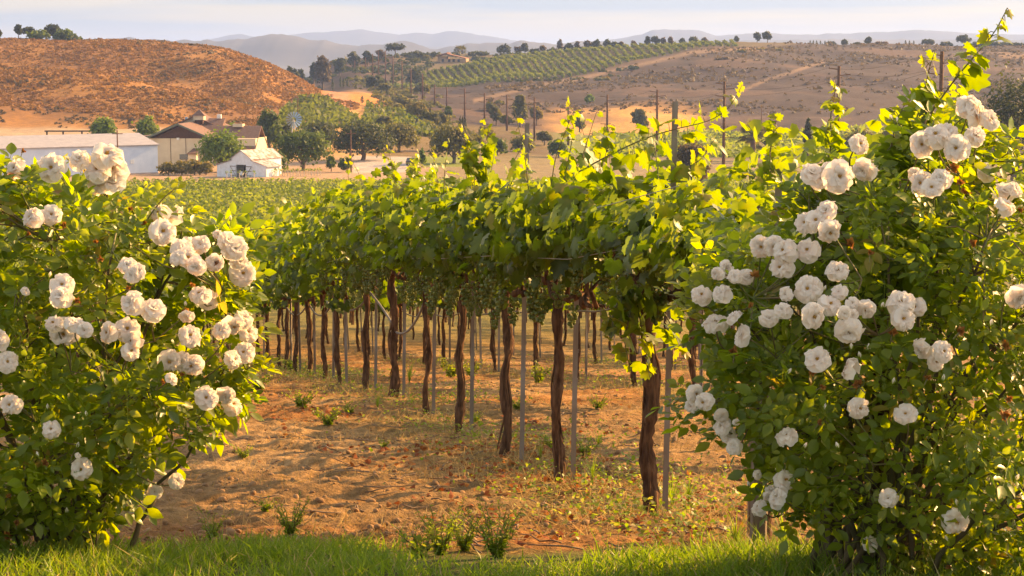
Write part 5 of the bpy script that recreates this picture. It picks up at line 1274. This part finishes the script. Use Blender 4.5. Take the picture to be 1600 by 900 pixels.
def rh(n):
    Y = rng.uniform(690, 1080, n); px = rng.uniform(760, 1680, n); X = (px - 800) / (F * 1.0069) * Y
    keep = (fbm(X / 70, Y / 45, 4, 71) + .12 * rng.normal(size=n) > .55) & ~((px < 1200) & (Y > np.interp(px, [700, 800, 900, 1000, 1130, 1250], [850, 862, 880, 935, 1010, 1030]) - 12)); return X[keep], Y[keep]
scrubfield('slope_scrub', 'dark low brush patches on the hazy far slope', 11000, rh, 1.0, 'tree_brown', 8)

def rg_(n):
    Y = rng.uniform(860, 1078, n); px = rng.uniform(450, 1000, n); X = (px - 800) / (F * 1.0069) * Y
    keep = ((Y < np.interp(px, [600, 640, 700, 800, 900, 1000], [815, 835, 850, 862, 880, 935])) | (Y > np.interp(px, [600, 640, 700, 800, 900, 1000], [890, 960, 995, 1040, 1052, 1055]))) & (fbm(X / 30, Y / 20, 3, 171) > .46) & ~((px > 672) & (px < 738) & (Y < 1060) & (Y > 940))
    return X[keep], Y[keep]
scrubfield('ridge_scrub', 'dark green undergrowth beneath the ridge trees', 1500, rg_, 1.7, 'tree_dark', 16)
def gl_(n):
    t = rng.uniform(0, 1, n); Y = 500 + 400 * t; px = 690 - 105 * t + rng.normal(0, 22, n); X = (px - 800) / (F * 1.0069) * Y
    return X, Y
scrubfield('gully_scrub', 'olive brush filling the gully beside the utility poles', 900, gl_, 1.3, 'tree_olive', 16)

# ------------------------------------------------------------------ vineyards on the slopes
def vine_band(b, pts, w, h, step, leaf, per):
    pts = np.asarray(pts, float); d = np.r_[0, np.cumsum(np.linalg.norm(np.diff(pts, axis=0), axis=1))]
    q = np.arange(0, d[-1], step); c = np.stack([np.interp(q, d, pts[:, i]) for i in range(2)], 1); n_ = len(c) * per
    X = np.repeat(c[:, 0], per) + rng.normal(0, w * .35, n_); Y = np.repeat(c[:, 1], per) + rng.normal(0, w * .35, n_)
    b_ = rng.uniform(.15, 1, n_)
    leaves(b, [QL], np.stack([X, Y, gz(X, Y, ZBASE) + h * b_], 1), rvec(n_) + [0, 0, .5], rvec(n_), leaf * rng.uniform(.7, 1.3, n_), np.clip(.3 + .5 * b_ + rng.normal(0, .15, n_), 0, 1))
lowY = lambda p: np.interp(p, [600, 640, 700, 800, 900, 1000, 1130, 1250], [826, 850, 858, 868, 886, 941, 1014, 1034])
upY = lambda p: np.interp(p, [600, 640, 700, 800, 900, 1000, 1130, 1250], [880, 950, 985, 1030, 1046, 1050, 1048, 1052])
for p0 in np.linspace(622, 1150, 48):
    b = MB(); Ys = np.linspace(float(lowY(p0)), float(upY(p0 - 30)), 12); pp = p0 - 34 * (Ys - Ys[0]) / 120.0
    if Ys[-1] - Ys[0] < 4: continue
    pts = np.stack([(pp - 800) / (F * 1.0069) * Ys, Ys], 1)
    vine_band(b, pts, .75, 1.7, 1.1, 1.25, 6)
    tag(b.build('vine_row', M['ridge_vine']), 'green vine row running up the far ridge vineyard', 'vine row', 'vine rows on the far ridge')
b = MB()
for Y in np.arange(462, 626, 3.4):
    px = np.array([930.0, 1450.0]); vine_band(b, np.stack([(px - 800) / (F * 1.0069) * Y, [Y, Y + 3]], 1), .8, 1.2, 1.8, 1.5, 4)
tag(b.build('valley_vineyard', M['field_leaf']), 'flat green vineyard on the valley floor before the dry slope', 'vineyard', kind='stuff')
b = MB()
for Y in np.arange(505, 632, 3.0):
    lo_, hi_ = np.interp(Y, [505, 560, 600, 632], [436, 440, 452, 470]), np.interp(Y, [505, 560, 600, 632], [560, 556, 540, 500])
    px = np.array([lo_, hi_]); vine_band(b, np.stack([(px - 800) / (F * 1.0069) * Y, [Y, Y + 2]], 1), .8, 1.5, 1.5, 1.4, 5)
for Y in np.arange(500, 640, 3.0):
    lo_, hi_ = 566 + (Y - 500) * .06, np.interp(Y, [500, 560, 640], [690, 660, 630])
    px = np.array([lo_, hi_]); vine_band(b, np.stack([(px - 800) / (F * 1.0069) * Y, [Y, Y + 2]], 1), .8, 1.5, 1.5, 1.4, 5)
tag(b.build('hillside_vineyard', M['ridge_vine']), 'small green vineyard on the rise behind the windmill', 'vineyard', kind='stuff')

# ------------------------------------------------------------------ utility poles and their wires
POLES = [(535, 91, 1010), (554, 95, 985), (571, 90, 960), (582, 84, 945), (591, 80, 925), (602, 79, 900), (614, 88, 860), (628, 95, 830), (642, 106, 790), (660, 115, 760), (679, 132, 715), (698, 136, 690), (726, 138, 640), (757, 145, 600), (792, 148, 575), (835, 152, 545), (888, 153, 515), (949, 148, 470), (1027, 140, 425), (1132, 127, 365), (1311, 103, 300), (1472, 80, 240)]
ordn = ['first', 'second', 'third', 'fourth', 'fifth', 'sixth', 'seventh', 'eighth', 'ninth', 'tenth', 'eleventh', 'twelfth', 'thirteenth', 'fourteenth', 'fifteenth', 'sixteenth', 'seventeenth', 'eighteenth', 'nineteenth', 'twentieth', 'twenty first', 'twenty second', 'farthest']
tops = []
for i_, (px, tp, Y) in enumerate(POLES):
    top = P(px, tp, Y); z = g1(top.x, Y); h = top.z - z
    k = len(POLES) - 1 - i_
    lab = 'utility pole half hidden behind the climbing vine canes' if k == 0 else 'tall utility pole with slanting cross arms behind the upright vine cane' if k == 1 else 'tall brown utility pole %s from the climbing canes, its wires running to the ridge' % ordn[k]
    o = thing('utility_pole', lab, 'utility pole', (top.x, Y, z), 'utility poles crossing the valley', R(18))
    MB().tube([[0, 0, -.5], [0, 0, h * .5], [0, 0, h]], [.34, .29, .24], 8, .5).build('mast', M['pole'], o, True)
    for zz_, L_, dx in ((h - .35, 1.9, -.9), (h - 1.5, 1.9, .95), (h - 2.7, 1.9, -.95), (h - h * .48, 2.6, -.5), (h - h * .48 - 2.0, 3.0, .6)):
        ab = MB(); t_ = .22 * (1 if dx > 0 else -1) * (L_ < 2)
        ab.tube([[dx - L_ / 2, -.2, zz_ - (t_ if dx < 0 else -t_) * 0], [dx + L_ / 2, -.2, zz_ + t_]], .075, 6)
        ab.build('cross_arm', M['pole'], o)
        ib = MB()
        for e in (-1, 1): ib.tube([[dx + e * L_ / 2 * .92, -.2, zz_], [dx + e * L_ / 2 * .92, -.2, zz_ + .22]], [.05, .03], 6)
        ib.build('insulator', M['rubber'], o)
    tops.append(np.array([top.x, Y, top.z]))
for j, (dx, dz) in enumerate(((-1.6, -.3), (1.7, -1.4), (-1.7, -2.6))):
    b = MB(); o0 = tops[0]
    for a_, c_ in zip(tops[:-1], tops[1:]):
        t = np.linspace(0, 1, 9)[:, None]; s_ = a_ * (1 - t) + c_ * t; s_[:, 2:] -= 4 * t * (1 - t) * .9; s_ = s_ + [dx, 0, dz]
        b.tube(s_ - o0, .016, 4, cap=False)
    tag(b.build('power_line', M['rubber'], None, False, tuple(o0)), ('highest thin power line strung from pole to pole', 'middle thin power line strung on the pole arms', 'lowest thin power line strung on the pole arms')[j], 'power line')
def smallpole(px, tp, Y, label, arm=True, r=.15):
    top = P(px, tp, Y); z = g1(top.x, Y); h = top.z - z
    o = thing('utility_pole', label, 'utility pole', (top.x, Y, z), 'small utility poles', R(20))
    MB().tube([[0, 0, -.4], [0, 0, h * .5], [0, 0, h]], [r, r * .9, r * .75], 8).build('mast', M['pole'], o, True)
    if arm: MB().box((0, -.2, h - .7), (1.9, .14, .14)).build('cross_arm', M['pole'], o)
smallpole(183, 203, 352, 'brown utility pole standing before the long pale shed'); smallpole(465, 150, 520, 'thin utility pole rising above the windmill', False)
smallpole(548, 203, 376, 'reddish utility pole against the widest dark tree'); smallpole(1190, 168, 560, 'thin pole above the fan palms', False); smallpole(1044, 222, 400, 'short brown pole in the green field beside the tall stake top', False)

# ------------------------------------------------------------------ the winery, the shed, the barn, the house on the ridge
def frame_of(px, py, Y, ang):
    b = P(px, py, Y); return np.array([b.x, Y, g1(b.x, Y)])
def gable(mb, x0, x1, y0, y1, ze, zr, over=.4, th=.22, mat=0, end=0.0):
    """gable roof with the ridge along y: two thick slopes"""
    xm = (x0 + x1) / 2; s = (zr - ze) / ((x1 - x0) / 2)
    for sg in (-1, 1):
        xe = xm + sg * ((x1 - x0) / 2 + over); zz_ = zr - s * ((x1 - x0) / 2 + over)
        V = np.array([[xm, y0 - over - end, zr], [xe, y0 - over - end, zz_], [xe, y1 + over, zz_], [xm, y1 + over, zr]])
        W = V + [0, 0, th]
        mb.add(np.concatenate([V, W]), [(0, 1, 2, 3), (7, 6, 5, 4), (0, 4, 5, 1), (1, 5, 6, 2), (2, 6, 7, 3)], .5, mat)
    return mb
# long pale shed: front wall faces the camera, its far corner near the winery
c = P(247, 266, 385); z = g1(c.x, 385)
sh = thing('metal_shed', 'long pale blue metal shed with a low grey roof behind the roses', 'shed', (c.x, 385, z), None, R(34))
WL, DP, EH, RH = 36.0, 20.0, P(247, 226, 385).z - z, P(247, 219, 385).z - z + 1.0
wb = MB(); wb.box((-WL / 2, .05, EH / 2 - .3), (WL, .1, EH + .6)); wb.box((-.05, DP / 2, EH / 2 - .3), (.1, DP - .22, EH + .6)); wb.box((-WL + .05, DP / 2, EH / 2 - .3), (.1, DP - .22, EH + .6)); wb.box((-WL / 2, DP - .05, EH / 2 - .3), (WL, .1, EH + .6))
for x in (-.06, -WL + .06): wb.add([[x, 0, EH], [x, DP, EH], [x, DP / 2, RH]], [(0, 1, 2)])
wb.build('wall', M['shed_wall'], sh)
rb_ = MB()
for y0, z0, y1, z1 in ((-.35, EH - .1, DP / 2, RH), (DP + .35, EH - .1, DP / 2, RH)):
    V = np.array([[-WL - .3, y0, z0], [.3, y0, z0], [.3, y1, z1], [-WL - .3, y1, z1]]); rb_.add(np.concatenate([V, V + [0, 0, .15]]), [(0, 3, 2, 1), (4, 5, 6, 7), (0, 1, 5, 4), (1, 2, 6, 5), (3, 0, 4, 7)])
rb_.build('roof', M['shed_roof'], sh)
for x in (-5.5, -12.5): MB().box((x, -.03, 2.5), (.7, .12, .8)).build('wall_vent', M['white'], sh)
MB().box((-WL / 2, -.06, .12), (WL, .1, .24)).build('base_rail', M['shed_roof'], sh)

# cream winery hall
Y0 = 408; c = P(281, 250, Y0); z = g1(c.x, Y0)
wi = thing('winery', 'cream winery hall with brown gable roof, dark gable face and small roof cupolas', 'building', (c.x, Y0, z), None, R(-4))
u = Y0 / F / 1.0
ex = lambda px: (px - 281) * u
zz = lambda py: P(281, py, Y0).z - z
x0, x1 = ex(233), ex(330); He, Hr = zz(216), zz(195)
wb = MB(); wb.box(((x0 + x1) / 2, 7, He / 2 - .5), (x1 - x0, 14, He + 1)); wb.box((ex(332), 12, He / 2 - .5), (ex(392) - ex(272), 12, He + .4)); wb.build('wall', M['cream'], wi)
gb_ = MB(); gb_.add([[x0 + .6, -.08, He - .02], [x1 - .6, -.08, He - .02], [(x0 + x1) / 2, -.08, Hr - .25], [x0 + .6, .06, He - .02], [x1 - .6, .06, He - .02], [(x0 + x1) / 2, .06, Hr - .25]], [(0, 1, 2), (5, 4, 3), (0, 3, 4, 1), (1, 4, 5, 2), (2, 5, 3, 0)]); gb_.build('gable_face', M['browngable'], wi)
rf = gable(MB(), x0, x1, 0, 13, He, Hr, .5, .28, 0, 1.3)
lx = ex(192); V = np.array([[x0 - .4, -.6, He + .25], [lx, -.2, He - .25], [lx, 12, He - .25], [x0 - .4, 12, He + .25]]); rf.add(np.concatenate([V, V + [0, 0, .25]]), [(3, 2, 1, 0), (4, 5, 6, 7), (0, 4, 5, 1)][0:3])
rf.build('roof', M['brownroof'], wi)
fas = MB()
for sg in (-1, 1):
    a_ = np.array([(x0 + x1) / 2, -1.86, Hr - .06]); b_ = np.array([(x0 + x1) / 2 + sg * ((x1 - x0) / 2 + .5), -1.86, He - .26])
    V = np.array([a_, b_, b_ + [0, 0, .42], a_ + [0, 0, .42]]); fas.add(np.concatenate([V, V + [0, .06, 0]]), [(0, 1, 2, 3), (7, 6, 5, 4), (3, 2, 6, 7), (0, 4, 5, 1)])
fas.build('fascia_board', M['greentrim'], wi)
# higher hall behind with its own gable
hb = MB(); hx0, hx1, hh, hr_ = ex(231), ex(330), zz(207), zz(186)
hb.add([[hx0, 14.2, 0], [hx1, 14.2, 0], [hx1, 14.2, hh], [(hx0 + hx1) / 2, 14.2, hr_], [hx0, 14.2, hh], [hx0, 24, 0], [hx1, 24, 0], [hx1, 24, hh], [(hx0 + hx1) / 2, 24, hr_], [hx0, 24, hh]], [(0, 1, 2, 3, 4), (9, 8, 7, 6, 5), (0, 4, 9, 5), (1, 6, 7, 2)]); hb.build('rear_hall_wall', M['cream'], wi)
gable(MB(), hx0, hx1, 14.2, 24, hh, hr_, .6, .3).build('rear_roof', M['brownroof'], wi)
# long wing to the right: a broad roof slope facing the camera
wx0, wx1, wz0, wz1 = ex(299), ex(393), zz(232), zz(201)
wr = MB(); V = np.array([[wx0, 5.5, wz0], [wx1, 5.5, wz0 - .3], [wx1, 12, wz1], [wx0, 12, wz1]]); V2 = np.array([[wx0, 18.5, wz0], [wx1, 18.5, wz0], [wx1, 12.01, wz1], [wx0, 12.01, wz1]])
for q in (V, V2): wr.add(np.concatenate([q, q + [0, 0, .25]]), [(3, 2, 1, 0), (4, 5, 6, 7), (0, 1, 5, 4), (1, 2, 6, 5), (0, 4, 7, 3)])
wr.add([[ex(299), 12.3, zz(203)], [ex(328), 12.3, zz(203)], [ex(328), 16, zz(188)], [ex(301), 16, zz(188)], [ex(299), 16, zz(203)], [ex(328), 16.1, zz(203)]], [(0, 1, 2, 3), (1, 5, 2), (0, 3, 4)])
wr.build('wing_roof', M['brownroof'], wi)
wb = MB(); wb.box((ex(346), 11.8, wz0 / 2 - .2), (ex(390) - ex(302), 11.6, wz0 + .2)); wb.build('wing_wall', M['cream'], wi)
def cupola(px, py0, py1, ptop, w, yy, label):
    cb_ = MB().box((ex(px), yy, (zz(py0) + zz(py1)) / 2 - .4), (w * .78, w * .78, zz(py1) - zz(py0) + .8)); cu = cb_.build('cupola', M['browngable'], wi)
    MB().box((ex(px), yy, zz(py1) - .35), (w, w, zz(py1) - zz(py0)) ).build('louvre', M['cream'], cu)
    h0 = zz(py1) - .35 + (zz(py1) - zz(py0)) / 2; e = w * .62; t_ = zz(ptop)
    if ptop < py1 - 1: MB().add([[ex(px) - e, yy - e, h0], [ex(px) + e, yy - e, h0], [ex(px) + e, yy + e, h0], [ex(px) - e, yy + e, h0], [ex(px), yy, t_]], [(0, 1, 4), (1, 2, 4), (2, 3, 4), (3, 0, 4), (3, 2, 1, 0)]).build('cap', M['brownroof'], cu)
cupola(291, 191, 184, 173, 2.3, 13.0, '')
cupola(356, 201, 196, 196.5, 2.2, 12.0, '')
MB().box((ex(319), 15.5, zz(185)), (.9, .7, .9)).build('roof_vent', M['white'], wi)
MB().box((ex(268), 14.0, zz(188)), (.6, .6, .5)).build('roof_vent', M['blueblade'], wi)
for px in (267, 291): MB().box((ex(px), -.02, He * .5), (.1, .1, He)).build('wall_joint', M['browngable'], wi)
MB().box((ex(287.5), -.06, zz(245)), (ex(294) - ex(281), .2, zz(241) - zz(249))).build('dark_window', M['glass'], wi)
MB().box((ex(279), -.06, zz(217)), (.6, .3, .5)).build('wall_lamp', M['white'], wi)
an = MB(); an.box((ex(306), -1.6, zz(244)), (ex(313) - ex(300), 3, zz(238) - zz(250))); an.build('porch', M['cream'], wi)
V = np.array([[ex(298.5), -3.4, zz(240)], [ex(315), -3.4, zz(240)], [ex(311), -.1, zz(233)], [ex(303), -.1, zz(233)]]); MB().add(np.concatenate([V, V + [0, 0, .2]]), [(3, 2, 1, 0), (4, 5, 6, 7), (0, 1, 5, 4), (1, 2, 6, 5), (3, 0, 4, 7)]).build('porch_roof', M['brownroof'], wi)

# small white barn, its ridge running back to the right
Yb = 366; c = P(377, 270, Yb); z = g1(c.x, Yb)
bn = thing('barn', 'small white barn with open doorway, lean-to sides and rusty sheet roof', 'barn', (c.x, Yb, z), None, R(-28))
h1, h2, h0 = 3.5, 5.0, 2.35; hw, ow, L_ = 2.25, 5.7, 10.0; LS = 4.4
wb = MB()
d0, d1, dh = -1.15, 1.15, 2.3
def fq(x0, x1, za, zb, ztl, ztr): wb.add([[x0, 0, za], [x1, 0, zb], [x1, 0, ztr], [x0, 0, ztl], [x0, .12, za], [x1, .12, zb], [x1, .12, ztr], [x0, .12, ztl]], [(0, 1, 2, 3), (7, 6, 5, 4), (3, 2, 6, 7), (0, 3, 7, 4), (1, 5, 6, 2)])
fq(-ow, -hw, -.4, -.4, h0 - .25, h1 - .45); fq(hw, ow, -.4, -.4, h1 - .45, h0 - .25); fq(-hw, d0, -.4, -.4, h1, h1); fq(d1, hw, -.4, -.4, h1, h1); fq(d0, d1, dh, dh, h1, h1)
wb.add([[-hw, 0, h1], [hw, 0, h1], [0, 0, h2], [-hw, .12, h1], [hw, .12, h1], [0, .12, h2]], [(0, 1, 2), (5, 4, 3)])
for x, zt in ((-ow, h0 - .25), (ow, h0 - .25)): wb.box((x, LS / 2 + .1, zt / 2 - .2), (.12, LS, zt + .4))
wb.box((0, L_, h1 / 2), (2 * hw, .12, h1)); wb.box((-hw, L_ / 2, h1 / 2), (.1, L_ - .3, h1)); wb.box((hw, L_ / 2, h1 / 2), (.1, L_ - .3, h1)); wb.build('wall', M['whitewood'], bn)
gable(MB(), -hw, hw, .1, L_, h1, h2, .3, .1).build('roof', M['rustroof'], bn)
for sg in (-1, 1):
    V = np.array([[sg * hw, -.2, h1 - .35], [sg * (ow + .5), -.2, h0 - .35], [sg * (ow + .5), LS + .5, h0 - .35], [sg * hw, LS + .5, h1 - .35]])
    MB().add(np.concatenate([V, V + [0, 0, .09]]), [(3, 2, 1, 0), (4, 5, 6, 7), (0, 1, 5, 4), (2, 3, 7, 6), (1, 2, 6, 5)]).build('side_roof', M['rustroof'], bn)
MB().box((0, 3.5, 1.2), (3.6, .1, 2.5)).build('interior_shade_panel', M['dark'], bn)  # panel inside the doorway, painted near-black in place of the interior shade
for sg in (-1, 1):
    dr = MB().box((sg * 1.85, -.1, 1.12), (1.3, .08, 2.25)).build('door', M['whitewood'], bn)
    bb = MB()
    for zz_ in (.25, 1.12, 2.0): bb.box((sg * 1.85, -.165, zz_), (1.3, .05, .12))
    bb.tube([[sg * 1.25, -.165, .3], [sg * 2.45, -.165, 1.95]], .05, 4); bb.build('brace', M['wood'], dr)
# two low white chairs in front of the doorway
def chair(dx, label):
    q = Vector((dx, -1.5, 0)); q.rotate(bn.rotation_euler); X, Y = c.x + q.x, Yb + q.y
    o = thing('garden_chair', label, 'chair', (X, Y, g1(X, Y)), 'garden chairs before the barn', R(10))
    MB().box((0, 0, .42), (.6, .6, .06)).build('seat', M['blueblade'], o); MB().box((0, .3, .75), (.6, .05, .7)).build('backrest', M['white'], o)
    for x in (-.26, .26):
        for y in (-.26, .26): MB().box((x, y, .2), (.06, .06, .42)).build('leg', M['white'], o)
chair(-1.6, 'pale garden chair left of the dark barn doorway'); chair(1.0, 'white garden chair before the dark barn doorway')

# house on the ridge
Yh = 1032; c = P(716, 96, Yh); z = g1(c.x, Yh)
hs = thing('ridge_house', 'tan house with low tiled roof on the ridge beside two tall palms', 'house', (c.x, Yh, z), None, R(-8)); k_ = Yh / F
hx = lambda px: (px - 716) * k_
hz_ = lambda py: P(716, py, Yh).z - z
wb = MB(); wb.box((hx(708), 4, hz_(92) / 2 - 1.5), (hx(727) - hx(686), 9, hz_(92) + 3)); wb.box((hx(690), 5, hz_(88) / 2 - 1), (hx(697) - hx(683), 8, hz_(88) + 2)); wb.build('wall', M['terracotta'], hs)
rb_ = MB(); V = np.array([[hx(682), -1.5, hz_(88)], [hx(699), -1.5, hz_(83.5)], [hx(699), 10, hz_(83.5)], [hx(682), 10, hz_(88)]]); rb_.add(np.concatenate([V, V + [0, 0, .5]]), [(3, 2, 1, 0), (4, 5, 6, 7), (0, 1, 5, 4), (1, 2, 6, 5)])
V = np.array([[hx(699), -1.5, hz_(85.5)], [hx(728), -1.5, hz_(92)], [hx(728), 10, hz_(92)], [hx(699), 10, hz_(85.5)]]); rb_.add(np.concatenate([V, V + [0, 0, .5]]), [(3, 2, 1, 0), (4, 5, 6, 7), (0, 1, 5, 4), (1, 2, 6, 5)]); rb_.build('roof', M['tileroof'], hs)
for px in (692, 702, 709, 717): MB().box((hx(px), -.56, hz_(94.5)), (1.3, .15, 1.5)).build('window', M['glass'], hs)

# windmill
Yw = 432; hub = P(459, 187, Yw); z = g1(hub.x, Yw); h = hub.z - z
wm = thing('windmill', 'farm windmill with pale blue blades beside the tall green tree', 'windmill', (hub.x, Yw, z), None, R(12)); r_ = 12.5 / F * Yw
tw = MB()
for sx in (-1, 1):
    for sy in (-1, 1): tw.tube([[sx * .9, .4 + sy * .9, -.4], [sx * .1, .4 + sy * .1, h - .1]], .09, 6)
for q in (.25, .5, .75):
    w_ = .9 - .8 * q
    tw.box((0, .4 - w_, h * q), (2 * w_, .05, .07)); tw.box((0, .4 + w_, h * q), (2 * w_, .05, .07))
tw.build('tower', M['white'], wm)
wh = MB().tube([[0, -.25, h], [0, .5, h]], .16, 10).build('hub', M['rustroof'], wm)
for k in range(16):
    a = 6.283 * k / 16; d = np.array([math.cos(a), 0, math.sin(a)]); q = np.array([-math.sin(a), 0, math.cos(a)]); y_ = np.array([0, 1.0, 0])
    c0 = np.array([0, -.2, h])
    V = [c0 + d * r_ * .3 - q * .1 - y_ * .04, c0 + d * r_ * .3 + q * .1 + y_ * .04, c0 + d * r_ + q * .2 + y_ * .14, c0 + d * r_ - q * .2 - y_ * .1]
    MB().add(np.concatenate([V, np.array(V) + [0, .02, 0]]), [(0, 1, 2, 3), (7, 6, 5, 4), (0, 4, 5, 1), (1, 5, 6, 2), (2, 6, 7, 3), (3, 7, 4, 0)]).build('blade', M['blueblade'], wm)
MB().add([[0, .5, h - .05], [0, 1.6, h - .1], [0, 2.6, h - .5], [0, 2.6, h + .5], [0, 1.6, h + .1], [.03, .5, h + .05]], [(0, 1, 4, 5), (1, 2, 3, 4)]).build('tail_vane', M['blueblade'], wm)

# arbour fence behind the shed
Yf = 440; c = P(108, 215, Yf); z = g1(c.x, Yf)
fe = thing('arbour_fence', 'dark open rail fence on tall posts on the dry ground behind the shed', 'fence', (c.x, Yf, z), None, R(3)); k_ = Yf / F; ht = P(108, 204, Yf).z - z
for px in (74, 99, 128, 146): MB().box(((px - 108) * k_, 0, ht / 2 - .2), (.34, .3, ht + .4)).build('post', M['fence'], fe)
MB().box((0, 0, ht - .12), (75 * k_, .36, .3)).build('top_rail', M['fence'], fe); MB().box((0, .1, ht * .45), (74 * k_, .1, .14)).build('lower_rail', M['fence'], fe)

# young vines in pale tubes beside the barn
def youngvine(px, Y, lab, grp):
    b = P(px, 268, Y); z = g1(b.x, Y); o = thing('young_vine', lab, 'young vine', (b.x, Y, z), grp)
    MB().tube([[0, 0, -.1], [0, 0, 1.0]], .09, 6).build('grow_tube', M['cream'], o)
    k = 9; lb = MB(); leaves(lb, [QL], rng.normal(0, .14, (k, 3)) + [0, 0, 1.2], rvec(k), rvec(k), np.full(k, .34), rng.uniform(.4, 1, k)); lb.build('leaves', M['tree_bright'], o)
for px in np.linspace(420, 500, 20): youngvine(px + rng.normal(0, .8), 366 + rng.normal(0, .5), 'young vine in a pale tube, in the line beside the broad green tree', 'young vines past the barn')
for px in (354, 361, 374, 384, 397): youngvine(px, 360, 'young vine in a pale tube before the white barn front', 'young vines before the barn')

# parked cars by the lot, tiny in the photograph
def car(px, Y, rz, m, label):
    b = P(px, 250, Y); z = g1(b.x, Y); o = thing('parked_car', label, 'car', (b.x, Y, z + .02), None, R(rz))
    prof = np.array([[-2.2, .35], [2.2, .35], [2.25, .8], [1.5, .95], [.75, 1.45], [-1.1, 1.5], [-1.9, 1.0], [-2.25, .9]])
    def ext(pr, w): return np.concatenate([np.c_[pr[:, 0], np.full(len(pr), -w), pr[:, 1]], np.c_[pr[:, 0], np.full(len(pr), w), pr[:, 1]]]), [tuple(range(len(pr))), tuple(range(2 * len(pr) - 1, len(pr) - 1, -1))] + [(i + 1 if i + 1 < len(pr) else 0, i, i + len(pr), (i + 1 if i + 1 < len(pr) else 0) + len(pr)) for i in range(len(pr))]
    V, Fc = ext(prof, .85); MB().add(V, Fc).build('body', m, o)
    V, Fc = ext(np.array([[1.25, .98], [.68, 1.38], [-1.0, 1.42], [-1.6, 1.02]]), .865); MB().add(V, Fc).build('window', M['glass'], o)
    for x in (-1.35, 1.4):
        for y in (-.8, .8): MB().tube([[x, y - .1, .33], [x, y + .1, .33]], .34, 14).build('wheel', M['rubber'], o)
car(644, 398, 80, M['carpaint'], 'small dark grey car parked at the lot edge by the lawn')
# low pale fence before the broad tree's lawn
